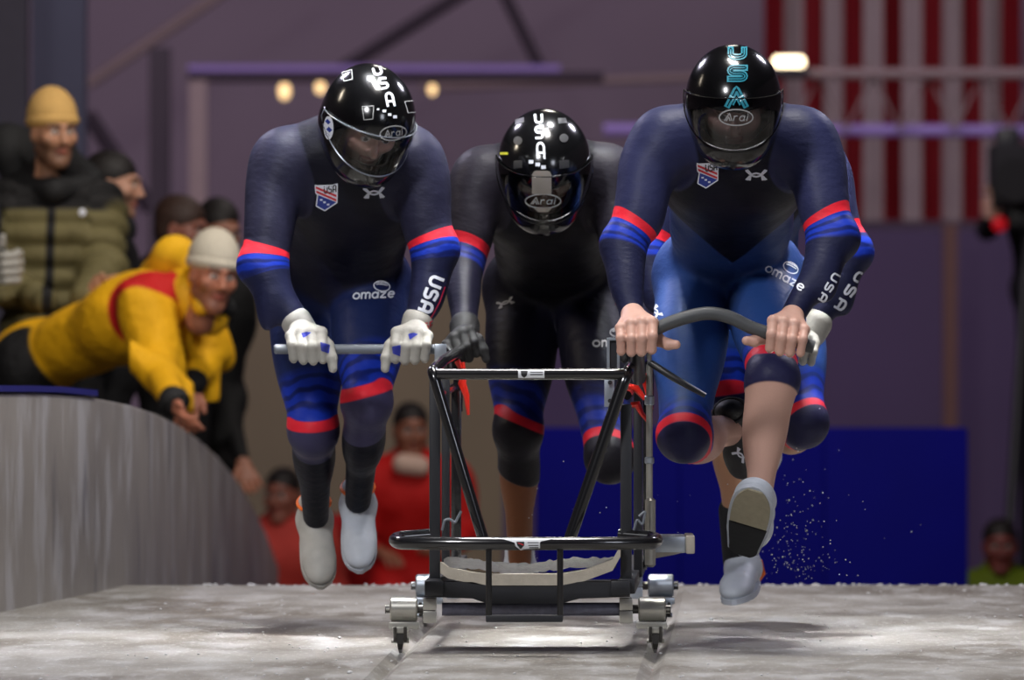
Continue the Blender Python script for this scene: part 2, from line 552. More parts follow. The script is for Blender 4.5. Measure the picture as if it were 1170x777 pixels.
def wall_mesh(bm):
    T = 0.10
    prof = []
    for i, (x, y, z) in enumerate(WALL):
        a, c = WALL[max(i - 1, 0)], WALL[min(i + 1, len(WALL) - 1)]
        d = Vector((c[0] - a[0], c[1] - a[1], 0)).normalized(); n = Vector((-d.y, d.x, 0))
        zb = -0.02 if y < 30 else -1.2
        q = [(0, zb), (0, zb + 0.10), (0, (z + zb) / 2), (0, z - 0.015), (0.006, z - 0.003), (0.02, z), (T - 0.01, z), (T, z - 0.012), (T, zb)]
        prof.append([bm.verts.new((x + n.x * o, y + n.y * o, zz)) for k, (o, zz) in enumerate(q)])
    for r, s in zip(prof[:-1], prof[1:]):
        for k in range(len(r) - 1): bm.faces.new((r[k], r[k + 1], s[k + 1], s[k]))
    bm.faces.new(prof[0]); bm.faces.new(prof[-1][::-1])
wall = part('wall_left', wall_mesh, wall_material(), None)
tag(wall, kind='structure')
def rail_cover(bm):
    pts = [(x - 0.05, y, z + 0.004) for x, y, z in WALL if y < 29.6]
    for a, b in zip(pts[:-1], pts[1:]):
        hexa(bm, [(a[0] - .055, a[1], a[2]), (a[0] + .055, a[1], a[2]), (b[0] - .055, b[1], b[2]), (b[0] + .055, b[1], b[2]),
                  (a[0] - .055, a[1], a[2] + .018), (a[0] + .055, a[1], a[2] + .018), (b[0] - .055, b[1], b[2] + .018), (b[0] + .055, b[1], b[2] + .018)])
tag(part('trim_1', rail_cover, mat('blue_edge', (34, 38, 120), 0.4), None, False), kind='structure')

# the tent hall behind: fabric, columns, trusses
M_tent = mat('tent_fabric', (150, 134, 146), 0.8, vary=0.22, vscale=0.35, sheen=0.2)
def gable(bm):                                   # slack fabric with folds
    X = [-16 + 0.8 * i for i in range(41)]; Z = [-1.2 + 0.6 * i for i in range(20)]
    g = [[bm.verts.new((x, 63.5 + 0.10 * math.sin(x * 1.7 + z * 0.9) + 0.06 * math.sin(x * 4.1 - z * 1.3), z)) for x in X] for z in Z]
    for r, s in zip(g[:-1], g[1:]):
        for i in range(len(X) - 1): bm.faces.new((r[i], r[i + 1], s[i + 1], s[i]))
tag(part('wall_back', gable, M_tent, None), kind='structure')
tag(part('ceiling', lambda bm: box(bm, (-16, 12, 8.6), (16, 64, 8.7)), mat('roof_fabric', (70, 62, 84), 0.8), None, False), kind='structure')
tag(part('wall_right', lambda bm: box(bm, (15.9, 12, -1.2), (16, 64, 8.6)), M_tent, None, False), kind='structure')
tag(part('wall_far_left', lambda bm: box(bm, (-16, 12, -1.2), (-15.9, 64, 8.6)), M_tent, None, False), kind='structure')

M_lower = mat('brown_panelling', (112, 102, 76), 0.75, vary=0.2, vscale=1.2)
M_dark = mat('dark_purple_panel', (66, 50, 82), 0.7, vary=0.25, vscale=0.8)
M_column = mat('grey_column', (84, 84, 112), 0.6, vary=0.15, vscale=2)
M_post = mat('dark_post', (54, 42, 52), 0.6)
M_truss = mat('truss_paint', (140, 122, 118), 0.5, vary=0.1)
M_violet_lit = mat('violet_lit_beam', (150, 128, 190), 0.5, vary=0.1)  # violet light falling on the beams, put into their colour
def px_box(x0, y0, x1, y1, D, t=0.15, m=None, name='trim', bev=0.0, zmin=None):
    a, b = W(x0, y1, D), W(x1, y0, D)
    z0 = a.z if zmin is None else zmin
    return part(name, lambda bm: box(bm, (a.x, D, z0), (b.x, D + t, b.z), bev), m, None, bev > 0)
N = [1]
def trim(*args, **kw):
    N[0] += 1
    o = px_box(*args, name='trim_%d' % N[0], **kw); tag(o, kind='structure'); return o
trim(262, 318, 575, 700, 54, t=0.12, m=M_lower, zmin=-1.2)
trim(905, 262, 1400, 700, 56, t=0.12, m=M_dark, zmin=-1.2)
trim(575, 262, 905, 700, 56.4, t=0.12, m=M_dark, zmin=-1.2)
trim(1078, 256, 1094, 700, 54.5, t=0.12, m=mat('rust_post', (88, 56, 48), 0.6), zmin=-1.2)
trim(-60, -200, 30, 700, 44, t=0.3, m=mat('dark_column', (62, 58, 74), 0.7), zmin=-1.2)  # darker column at the left edge
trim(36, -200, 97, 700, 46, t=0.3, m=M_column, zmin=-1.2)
trim(170, 54, 194, 700, 57, t=0.2, m=M_post, zmin=-1.2)
trim(216, 92, 236, 330, 56, t=0.12, m=M_truss)
# purlins and diagonals of the gable
def bar_px(a, b, w, D, m):
    N[0] += 1
    p, q = W(*a, D), W(*b, D)
    o = part('trim_%d' % N[0], lambda bm: tube(bm, [p, q], w * D / FPX / 2, 8), m, None)
    tag(o, kind='structure')
bar_px((215, 79), (640, 79), 10, 57.5, M_violet_lit)  # lit upper edge of the dark beam, built as a violet bar
bar_px((215, 88), (690, 88), 12, 57, M_post)
bar_px((690, 148), (1300, 150), 15, 56, M_violet_lit)
bar_px((860, 84), (1300, 84), 13, 55.8, M_truss)
bar_px((480, 100), (900, 84), 10, 58.5, M_truss)
bar_px((100, 130), (172, 240), 18, 58, M_post)
bar_px((100, 96), (330, -60), 14, 59, M_truss)
bar_px((380, 86), (660, -90), 16, 59, M_post)
bar_px((560, -40), (620, 84), 14, 58.6, M_post)
for k in range(6):                               # web members of the truss before the flag
    x = 905 + k * 62
    bar_px((x, 148), (x + 31, 86), 3, 55.9, M_truss); bar_px((x + 31, 86), (x + 62, 150), 3, 55.9, M_truss)

# blue mat standing behind the start
bm_ = empty('barrier_board'); tag(bm_, 'tall dark blue barrier board standing behind the running athletes', 'barrier')
M_blue = mat('blue_vinyl', (3, 3, 122), 0.75, vary=0.15, vscale=3, spec=.15)
for a_, b_ in ((612, 777.2), (776.8, 942.2), (941.8, 1106)):
    p0, p1 = W(a_, 668, 44), W(b_, 489, 44)
    part('board_panel', lambda bm: box(bm, (p0.x, 44, -1.2), (p1.x, 44.16, p1.z), 0.015), M_blue, bm_)

# the flag: vertical stripes hanging from the truss
fl = empty('striped_flag'); tag(fl, 'huge flag with red and white stripes hanging vertically behind the truss', 'flag')
M_red = mat('flag_red', (150, 14, 26), 0.8, vary=0.1); M_white = mat('flag_white', (205, 190, 186), 0.8, vary=0.08)
def stripe(x0, x1, i):
    def f(bm):
        D = 60.0
        zs = [W(0, y, D).z for y in range(-120, 258, 12)]
        xs = [x0 + (x1 - x0) * k / 4 for k in range(5)]
        g = [[bm.verts.new((W(x, 0, D).x, D + 0.05 * math.sin(x * 0.06 + z * 0.7) + 0.03 * math.sin(x * 0.16), z)) for x in xs] for z in zs]
        for r, s in zip(g[:-1], g[1:]):
            for k in range(4): bm.faces.new((r[k], r[k + 1], s[k + 1], s[k]))
        bmesh.ops.solidify(bm, geom=bm.faces[:], thickness=0.01)
    return f
for i in range(13):
    x0 = 873 + i * 22.6
    part('stripe', stripe(x0, x0 + 22.6, i), M_red if i % 2 == 0 else M_white, fl)

# lamps in the hall
M_lamp = mat('lamp_glow', (255, 232, 190), 0.4, vary=0, emit=5.0)
M_lamp_dim = mat('small_lamp_glow', (255, 214, 150), 0.4, vary=0, emit=1.6)
M_case = mat('lamp_case', (40, 38, 44), 0.5)
tl = empty('tube_lamp'); tag(tl, 'bright white tube lamp under the truss beside the rightmost helmet', 'lamp')
p0, p1 = W(884, 71, 55.72), W(919, 71, 55.72)
part('diffuser', lambda bm: rod(bm, p0, p1, 0.034, 14, 0.015), M_lamp, tl)
part('housing', lambda bm: box(bm, (p0.x - .02, 55.70, p0.z - 0.075), (p1.x + .02, 55.80, p0.z - 0.022), 0.01), M_case, tl)
for x, y, w, h, lab, mm in ((325, 104, 13, 20, 'round warm lamp hanging under the dark beam, brightest of its row', M_lamp_dim),
                    (366, 100, 11, 15, 'warm lamp under the dark beam just left of the leftmost helmet', M_lamp_dim),
                    (228, 104, 11, 16, 'pale lamp at the top of the light upright', M_lamp_dim),
                    (494, 102, 9, 14, 'dim lamp under the beam just right of the leftmost helmet', M_lamp_dim)):
    L = empty('hanging_lamp'); tag(L, lab, 'lamp', 'lamps hanging under the tent beam')
    c = W(x, y, 57.0); s = 57.0 / FPX
    bm = bmesh.new(); bmesh.ops.create_uvsphere(bm, u_segments=16, v_segments=10, radius=1, matrix=Matrix.Translation(c) @ Matrix.Diagonal((w * s / 2, w * s / 2, h * s / 2, 1)))
    obj('bulb', bm, mm, L)
    part('cap', lambda bm: rod(bm, c + Vector((0, 0, h * s / 2 - 0.01)), Vector((c.x, c.y, W(0, 90, 57).z)), w * s * 0.35, 12), M_case, L)
# ------------------------------------------------------------------ the sled
M_black = mat('black_lacquer', (20, 20, 22), 0.22, vary=0.1, coat=0.6)
M_satin = mat('satin_black', (30, 31, 36), 0.42, vary=0.15)
M_steel = mat('brushed_steel', (186, 184, 176), 0.30, metal=0.75, vary=0.15, vscale=30)
M_alu = mat('aluminium', (176, 184, 194), 0.34, metal=0.85, vary=0.12, vscale=20)
M_blade = mat('dark_steel', (92, 90, 88), 0.3, metal=0.9, vary=0.2)
M_redplastic = mat('red_plastic', (226, 44, 30), 0.35, vary=0.08)
M_grey = mat('grey_bar', (104, 110, 118), 0.42, vary=0.1)
M_darkbar = mat('dark_grip_bar', (66, 68, 70), 0.5, vary=0.12, bump=0.15, bscale=300)
M_wrap = mat('wrapped_axle', (96, 96, 112), 0.5, vary=0.45, vscale=60)
M_plate = mat('worn_plate', (172, 164, 150), 0.55, vary=0.2, vscale=30, bump=0.3, bscale=120)
M_pad = mat('torn_pad', (92, 90, 88), 0.8, vary=0.5, vscale=40, bump=0.8, bscale=90)
M_label = mat('label_silver', (206, 208, 212), 0.4, vary=0.05)
M_print_red = mat('print_red', (196, 40, 52), 0.5, vary=0)
M_print_black = mat('print_black', (18, 18, 22), 0.5, vary=0)
M_print_white = mat('print_white', (222, 226, 236), 0.5, vary=0)
M_print_blue = mat('print_blue', (28, 52, 140), 0.5, vary=0)

sled = empty('push_sled')
tag(sled, 'black four-man push sled with a tubular frame, steel rollers and blades on the ice', 'sled')
def S(name, fn, m, smooth=True): return part(name, fn, m, sled, smooth)
def sy(D): return D - 25.0
F0 = 25.0
# front A-frame and crossbar
S('frame_tube', lambda bm: tube(bm, fillet([W(527, 399, 26.6), W(505, 413, 25.4), W(494, 424, 25.0), W(553, 619, 24.98)], 0.03), 0.0150), M_black)
S('frame_tube', lambda bm: tube(bm, fillet([W(746, 401, 26.6), W(727, 412, 25.4), W(716, 426, 25.0), W(650, 619, 24.98)], 0.03), 0.0165), M_black)
crossbar = S('crossbar', lambda bm: rod(bm, W(499, 427.5, 25.0), W(713, 427.5, 25.0), 0.0150), M_black)
# uprights: square and round posts on both sides
def post(x0, x1, y0, y1, D, m, t=0.04, name='upright'):
    a, b = W(x0, y1, D), W(x1, y0, D)
    S(name, lambda bm: box(bm, (a.x, D, a.z), (b.x, D + t, b.z), 0.005), m)
post(490.5, 503, 432, 668, 25.04, M_satin)
post(504.5, 514, 426, 664, 25.7, M_satin)
post(515.5, 527, 446, 655, 26.4, M_black)
post(709, 722, 462, 668, 25.04, M_satin)
post(724, 734, 430, 660, 25.7, M_satin)
post(734.5, 739.5, 424, 650, 26.4, M_black)
S('chrome_rod', lambda bm: tube(bm, [W(742, 404, 25.3), W(742, 416, 25.3), W(742, 417, 25.3), W(742, 625, 25.3)], [0.006, 0.006, 0.009, 0.009]), M_steel)
S('rod_sleeve', lambda bm: rod(bm, W(743, 569, 25.28), W(743, 648, 25.28), 0.0145, 14, 0.006), M_steel)
S('rod_collar', lambda bm: rod(bm, W(742, 452, 25.3), W(742, 463, 25.3), 0.0135, 14, 0.003), M_alu)
S('rod_collar', lambda bm: rod(bm, W(742, 522, 25.3), W(742, 530, 25.3), 0.0130, 14, 0.003), M_alu)
# side rails running back to the rear axle
for xs in (496, 716):
    a = W(xs, 670, 25.02); 
    S('side_rail', lambda bm: hexa(bm, [Vector((a.x + TRK * sy(D) + dx, D, a.z + dz)) for dz in (-0.02, 0.02) for D in (25.02, 26.95) for dx in (-0.022, 0.022)], 0.004), M_satin)
    S('top_rail', lambda bm: tube(bm, [Vector((a.x + TRK * sy(D), D, a.z + 0.50)) for D in (25.08, 26.9)], 0.012), M_black)
# front beam with its sunken middle
def beam(bm):
    prof = [(485, 664, 682), (552, 664, 682), (562, 671, 704), (640, 671, 704), (650, 664, 682), (720, 664, 682)]
    top = [(485, 665), (540, 665), (560, 670), (640, 670), (660, 665), (720, 665)]
    bot = [(485, 682), (540, 684), (558, 690), (640, 690), (662, 684), (720, 682)]
    for (a, b, c, d) in zip(top[:-1], top[1:], bot[:-1], bot[1:]):
        hexa(bm, [W(*c, F0), W(*d, F0), W(*c, F0) + Vector((0, .09, 0)), W(*d, F0) + Vector((0, .09, 0)), W(*a, F0), W(*b, F0), W(*a, F0) + Vector((0, .09, 0)), W(*b, F0) + Vector((0, .09, 0))])
    bmesh.ops.remove_doubles(bm, verts=bm.verts[:], dist=1e-4)
S('front_beam', beam, M_satin, False)
for x0, x1 in ((485, 507), (698, 720)):
    a, b = W(x0, 668, 24.98), W(x1, 655, 24.98)
    S('corner_bracket', lambda bm: box(bm, (a.x, 24.985, a.z - .03), (b.x, 25.10, b.z - 0.02), 0.004), M_satin)
# bumper: flattened tube loop
def bumper_path():
    c = Vector((W(601, 621, 24.80).x, 0, 0)); z = W(0, 621, 24.80).z
    half = (752 - 452) / 2 * 24.8 / FPX
    pts = []
    for i in range(41):
        t = i / 40; u = -1 + 2 * t
        pts.append(Vector((c.x + half * u * 0.93, 24.79 + 0.05 * abs(u) ** 3, z)))
    tail = []
    for i in range(1, 9):
        a = math.pi * i / 9
        tail.append((0.07 * half * math.sin(a), 0.10 * (1 - math.cos(a))))
    R = [Vector((c.x + half * 0.93 + p, 24.84 + q, z + 0.010 * i / 8)) for i, (p, q) in enumerate(tail)]
    L = [Vector((c.x - half * 0.93 - p, 24.84 + q, z + 0.010 * i / 8)) for i, (p, q) in enumerate(tail)]
    R += [Vector((c.x + half * 0.72, 25.06, z + .014))]; L += [Vector((c.x - half * 0.72, 25.06, z + .014))]
    return L[::-1] + pts + R
bumper = S('bumper', lambda bm: tube(bm, bumper_path(), 0.0175, 16), M_black)
# step bracket hanging from the bumper
for x in (558.5, 640):
    S('step_bar', lambda bm: tube(bm, [W(x, 628, 24.80), W(x, 708, 24.80)], 0.0085, 10), M_black)
S('step_tread', lambda bm: box(bm, tuple(W(555, 711, 24.79)), tuple(W(643, 703, 24.79) + Vector((0, 0.05, 0))), 0.003), M_satin)
# axle, clamps, rollers, forks, blades
S('axle', lambda bm: rod(bm, W(505, 696, 25.05), W(708, 696, 25.05), 0.0175, 18), M_wrap)
def axle_end(side, D, sc, dark):
    s = 1 if side > 0 else -1
    cx = 0.041 + TRK * sy(D)
    def X(o): return cx + s * o
    zc = W(0, 696, 25.05).z
    m1, m2 = (M_steel, M_alu) if not dark else (M_alu, M_alu)
    for dz in (0.0, -0.034):
        a = X(0.24); b = X(0.275)
        S('axle_clamp', lambda bm: box(bm, (min(a, b), D, zc + dz - 0.002), (max(a, b), D + 0.06, zc + dz + 0.030), 0.003), m1)
    S('roller_shaft', lambda bm: rod(bm, (X(0.27), D + .03, zc), (X(0.375), D + .03, zc), 0.012), M_blade)
    S('roller', lambda bm: rod(bm, (X(0.290), D + .03, zc), (X(0.362), D + .03, zc), 0.032, 28, 0.004), m1)
    S('roller_bolt', lambda bm: rod(bm, (X(0.362), D + .03, zc), (X(0.374), D + .03, zc), 0.013, 6, 0.002), m1)
    S('roller_plate', lambda bm: box(bm, (min(X(.285), X(.365)), D + .012, zc - .052), (max(X(.285), X(.365)), D + .05, zc - 0.033), 0.004), m1)
    # fork: two cheeks and a bridge around the blade
    for o in (0.335 - 0.0135, 0.335 + 0.0135):
        S('fork_cheek', lambda bm: hexa(bm, [(X(o) + dx, D + dy, zc + dz) for dz, w in ((-0.086, .020), (-0.045, .04)) for dy in (-.01 + .03 - w, -.01 + .03 + w) for dx in (-.0045, .0045)], 0.002), M_blade)
    S('fork_bridge', lambda bm: box(bm, (X(.335) - .021, D - .008, zc - .062), (X(.335) + .021, D + .06, zc - .046), .003), m1)
    S('fork_bolt', lambda bm: rod(bm, (X(.335) - .023, D + .02, zc - .082), (X(.335) + .023, D + .02, zc - .082), .007, 8), m1)
    def blade(bm):
        prof = [(-0.004, -0.06), (-0.006, -0.09), (-0.004, 0.035 - zc), (0.02, 0.008 - zc), (0.10, -zc - .004), (0.42, -zc - .004), (0.50, 0.02 - zc), (0.50, -0.10), (0.10, -0.09)]
        wd = lambda z: .0035 + .0085 * min(1, max(0, (zc + z) / .05))
        L = [bm.verts.new((X(.335) - wd(z), D + y, zc + z)) for y, z in prof]; R = [bm.verts.new((X(.335) + wd(z), D + y, zc + z)) for y, z in prof]
        bm.faces.new(L); bm.faces.new(R[::-1])
        for i in range(len(prof)): bm.faces.new((L[i], L[(i + 1) % len(prof)], R[(i + 1) % len(prof)], R[i]))
    S('runner_blade', blade, M_blade, False)
for D, dark in ((25.02, False), (26.75, True)):
    for s in (-1, 1): axle_end(s, D, 1, dark)
S('axle', lambda bm: rod(bm, (0.041 + TRK * 1.78 - .25, 26.78, W(0, 696, 25.05).z), (0.041 + TRK * 1.78 + .25, 26.78, W(0, 696, 25.05).z), 0.0175, 14), M_satin)
# bent floor plate and the torn pad on it
def plate(bm):
    prof = [(503, 655), (512, 661), (540, 667), (562, 669), (640, 669), (668, 664), (700, 652), (709, 636)]
    up = [(506, 642), (518, 650), (545, 653), (562, 655), (640, 654), (668, 650), (698, 641), (707, 634)]
    for i in range(len(prof) - 1):
        a, b, c, d = prof[i], prof[i + 1], up[i], up[i + 1]
        hexa(bm, [W(*a, 25.0), W(*b, 25.0), W(*c, 25.3) - Vector((0, 0, .012)), W(*d, 25.3) - Vector((0, 0, .012)), W(a[0], a[1] - 13, 25.0), W(b[0], b[1] - 13, 25.0), W(*c, 25.3), W(*d, 25.3)])
    bmesh.ops.remove_doubles(bm, verts=bm.verts[:], dist=1e-4)
S('floor_plate', plate, M_plate)
def pad(bm):
    n, m = 44, 8
    g = []
    for j in range(m + 1):
        row = []
        for i in range(n + 1):
            u = i / n; v = j / m
            x = 507 + (704 - 507) * u; y = 650 - 12 * v + 6 * (1 - (2 * u - 1) ** 2) - 4 * u
            p = W(x, y, 25.10 + 0.35 * v); p.z += rng.uniform(-.003, .004) + 0.005 * math.sin(u * 11)
            row.append(bm.verts.new(p))
        g.append(row)
    for r, s in zip(g[:-1], g[1:]):
        for i in range(n): bm.faces.new((r[i], r[i + 1], s[i + 1], s[i]))
    bmesh.ops.solidify(bm, geom=bm.faces[:], thickness=0.012)
S('torn_pad', pad, M_pad)
# red clamp levers
def lever(pts, r, D):
    S('clamp_lever', lambda bm: tube(bm, [W(*p, D) for p in pts], r, 10, squash=0.6), M_redplastic)
lever([(528, 414), (530, 424), (528, 438), (533, 452), (535, 474)], [.012, .012, .020, .015, .007], 26.3)
lever([(522, 412), (527, 421)], [.014, .014], 26.3)
lever([(727, 432), (736, 430), (740, 445), (744, 468)], [.016, .022, .016, .010], 25.55)
lever([(716, 440), (727, 444), (737, 456)], [.011, .018, .010], 25.5)
lever([(721, 463), (728, 462), (733, 472), (742, 484)], [.014, .019, .012, .007], 25.5)
# aluminium brackets
a, b = W(693.5, 415, 25.6), W(707, 385, 25.6)
def slotted(bm):
    for x0, x1, y0, y1 in ((693.5, 708, 386, 389), (693.5, 696.5, 389, 424), (705, 708, 389, 424)):
        box(bm, tuple(W(x0, y1, 25.6)), tuple(W(x1, y0, 25.6) + Vector((0, .03, 0))))
S('bracket_frame', slotted, M_alu, False)
S('bracket_web', lambda bm: box(bm, tuple(W(696.5, 424, 25.61)), tuple(W(705, 389, 25.61) + Vector((0, .01, 0)))), M_satin, False)
S('bracket_plate', lambda bm: box(bm, tuple(W(690.5, 465, 25.6)), tuple(W(702, 432, 25.6) + Vector((0, .012, 0))), .002), M_alu)
for y in (437, 458): S('bracket_bolt', lambda bm: rod(bm, W(697, y, 25.6), W(697, y, 25.585), .006, 10), M_satin)
S('bar_bracket', lambda bm: box(bm, tuple(W(496.5, 413, 26.2)), tuple(W(510, 393, 26.2) + Vector((0, .03, 0))), .003), M_alu)
# side foot plate behind the bumper
def footplate(bm):
    hexa(bm, [W(742, 640, 25.35), W(778, 634, 25.35), W(742, 640, 25.6), W(778, 634, 25.6), W(742, 613, 25.35), W(783, 612, 25.35), W(742, 609, 25.6), W(783, 608, 25.6)], 0.004)
S('foot_plate', lambda bm: hexa(bm, [W(738, 640, 25.35), W(770, 634, 25.35), W(738, 640, 25.6), W(770, 634, 25.6), W(738, 631, 25.35), W(782, 631, 25.35), W(738, 628, 25.6), W(782, 628, 25.6)], 0.003), M_plate)
S('foot_plate', lambda bm: box(bm, tuple(W(738, 632, 25.35)), tuple(W(784, 613, 25.35) + Vector((0, .22, 0))), .006), M_alu)
S('plate_end', lambda bm: box(bm, tuple(W(783.5, 633, 25.34)), tuple(W(794, 612, 25.34) + Vector((0, .24, 0))), .006), M_plate)
# cables near the lower posts
for pts in ([(505, 606), (508, 594), (514, 593), (520, 598), (527, 584)], [(724, 606), (728, 592), (734, 601), (738, 583), (730, 590)]):
    S('cable', lambda bm: tube(bm, fillet([W(p[0], p[1], 25.02) for p in pts], .03), .0035, 8), M_grey)
# push bars
lbar = S('push_bar', lambda bm: rod(bm, W(313, 399, 26.25), W(503, 399, 26.25), 0.0135, 16, .004), M_grey)
S('bar_post', lambda bm: tube(bm, fillet([W(503, 399, 26.25), W(510, 402, 26.3), W(513, 430, 26.4)], .03), .012), M_black)
RB = [(704, 391), (728, 387), (745, 378), (765, 369), (790, 361), (812, 358), (835, 363), (858, 374), (885, 383), (930, 397)]
def rb_path():
    return [W(x, y, 24.98) for x, y in RB]
def smooth_path(P, n=6):
    out = []
    for i in range(len(P) - 1):
        p0, p1, p2, p3 = P[max(i - 1, 0)], P[i], P[i + 1], P[min(i + 2, len(P) - 1)]
        for k in range(n):
            t = k / n
            out.append(0.5 * ((2 * p1) + (p2 - p0) * t + (2 * p0 - 5 * p1 + 4 * p2 - p3) * t * t + (3 * p1 - p0 - 3 * p2 + p3) * t ** 3))
    out.append(P[-1]); return out
S('push_bar', lambda bm: tube(bm, smooth_path(rb_path()), 0.0175, 16), M_darkbar)
S('bar_post', lambda bm: tube(bm, fillet([W(728, 387, 25.0), W(728, 400, 25.05), W(730, 432, 25.3)], .03), .019), M_satin)
S('bar_post_foot', lambda bm: rod(bm, W(722, 405, 25.3), W(735, 402, 25.9), .016), M_black)
S('folded_bar', lambda bm: tube(bm, [W(744, 415, 25.28), W(770, 432, 25.24), W(806, 452, 25.24)], [.017, .017, .012], 12, squash=.5), M_satin)
# rear push handle behind the sled: two posts
for x in (523, 741):
    S('rear_handle', lambda bm: tube(bm, fillet([W(x, 470, 26.62), W(x + 1, 402, 26.62), W(x + 8, 398, 26.9)], .04), .014), M_black)
bpy.context.view_layer.update()
# stickers
pr = Print(bvh_of([crossbar]), 0.001)
pr.fill([(592, 422.5), (622, 422.5), (622, 432), (592, 432)]); st = pr.done('sticker', M_label, crossbar)
pr = Print(bvh_of([crossbar]), 0.0016)
pr.fill([(595, 424), (603, 424), (602, 429), (599, 431.5), (595.5, 429)])
for y in (425.5, 428): pr.stroke([(606, y), (620, y)], 0.9)
pr.done('sticker_print', M_print_black, crossbar)
pr = Print(bvh_of([bumper]), 0.001)
pr.fill([(572, 615.5), (634, 615.5), (617, 619), (617, 627), (600, 627), (595, 628.5), (589, 624), (588, 620)]); pr.done('sticker', M_label, bumper)
pr = Print(bvh_of([bumper]), 0.0017)
pr.fill([(590, 619), (599, 619), (599, 623), (595, 627), (591, 623)])
for y, q in ((620, 603), (623, 604), (625.5, 605)): pr.stroke([(q, y), (615, y)], 0.9)
pr.done('sticker_print', M_print_black, bumper)
pr = Print(bvh_of([bumper]), 0.0021)
pr.stroke([(592, 620.5), (598, 622.5)], 0.9); pr.done('sticker_print', M_print_red, bumper)
# ------------------------------------------------------------------ people: builders
def v3(p): return np.array([p[0], p[1], p[2]], float)

def skin_mat(name, rgb):
    m = bpy.data.materials.new(name); m.use_nodes = True
    g = NG(m); b = g.n['Principled BSDF']
    at = g.new('ShaderNodeAttribute', attribute_name='tint').outputs['Color']
    n = g.noise(60, 3, g.coords())
    mul = g.new('ShaderNodeMix', data_type='RGBA', blend_type='MULTIPLY'); mul.inputs[0].default_value = 1.0
    g.l.new(at, mul.inputs[6]); g.l.new(g.mix(n, (0.86, 0.84, 0.84, 1), (1, 1, 1, 1)), mul.inputs[7])
    g.l.new(mul.outputs[2], b.inputs['Base Color'])
    b.inputs['Roughness'].default_value = 0.5
    b.inputs['Subsurface Weight'].default_value = 0.12
    b.inputs['Subsurface Radius'].default_value = (0.012, 0.005, 0.003)
    g.l.new(g.bump(g.noise(220, 2, g.coords()), 0.12, 0.002), b.inputs['Normal'])
    return m
SKIN = skin_mat('skin', None)
def skin_rgb(rgb): return np.array(lin(rgb)[:3])

def head_chain(neck=True):
    L, R = (-1, 0, 0), (1, 0, 0)
    I = np.eye(3)
    ch = [(ell((0, -.018, .030), I, (.076, .096, .090)), .02), (ell((0, .022, -.035), I, (.060, .066, .086)), .04),
          (cone((-.052, -.005, -.062), (-.014, .066, -.104), .022, .020), .03), (cone((.052, -.005, -.062), (.014, .066, -.104), .022, .020), .03),
          (cone((0, .066, -.100), (0, .068, -.102), .022, .022), .02),
          (sph((-.045, .058, -.018), .022), .03), (sph((.045, .058, -.018), .022), .03)]
    for s in (-1, 1):
        ch += [(cone((s * .012, .088, .034), (s * .050, .070, .034), .010, .008), .015),
               (sph((s * .031, .100, .012), .0145), -.012), (sph((s * .031, .073, .011), .0145), .004)]
    ch += [(cone((0, .086, .022), (0, .110, -.022), .0085, .0125), .012), (sph((-.012, .098, -.028), .0085), .008), (sph((.012, .098, -.028), .0085), .008),
           (ell((0, .088, -.056), I, (.024, .010, .0055)), .006), (ell((0, .088, -.066), I, (.021, .010, .0065)), .006),
           (cone((-.02, .096, -.0608), (.02, .096, -.0608), .0028, .0028), -.003)]
    for s in (-1, 1):
        ch += [(ell((s * .079, -.012, -.006), I, (.009, .019, .032)), .008), (ell((s * .086, -.006, -.004), I, (.006, .010, .018)), -.004)]
    if neck: ch += [(cone((0, -.03, -.06), (0, -.045, -.17), .052, .056), .03)]
    return ch

def head_tint(P, skin, hair, beard, brow=(30, 22, 18)):
    n = len(P); c = np.tile(skin, (n, 1))
    x, y, z = P[:, 0], P[:, 1], P[:, 2]; ax = np.abs(x)
    def put(mask, rgb, f=1.0): c[mask] = c[mask] * (1 - f) + np.array(lin(rgb)[:3]) * f
    put((y > .07) & (ax < .024) & (z < -.050) & (z > -.073), (150, 70, 64), .7)
    if beard:
        put((z < -.036) & (y > -.01) & ~((y > .07) & (ax < .022) & (z < -.050) & (z > -.072)), hair, beard)
        put((z < -.02) & (y > -.02) & (ax > .045), hair, beard * .8)
    put((ax > .010) & (ax < .052) & (z > .029) & (z < .042) & (y > .06), brow, .85)
    e = (np.sqrt((ax - .031) ** 2 + (z - .011) ** 2 * 2.2) < .0135) & (y > .062)
    put(e, (214, 206, 200)); put((np.sqrt((ax - .031) ** 2 + (z - .011) ** 2) < .0068) & (y > .062), (34, 24, 20))
    put((ax > .016) & (ax < .047) & (z > .019) & (z < .0235) & (y > .06), (40, 26, 22), .8)
    return c

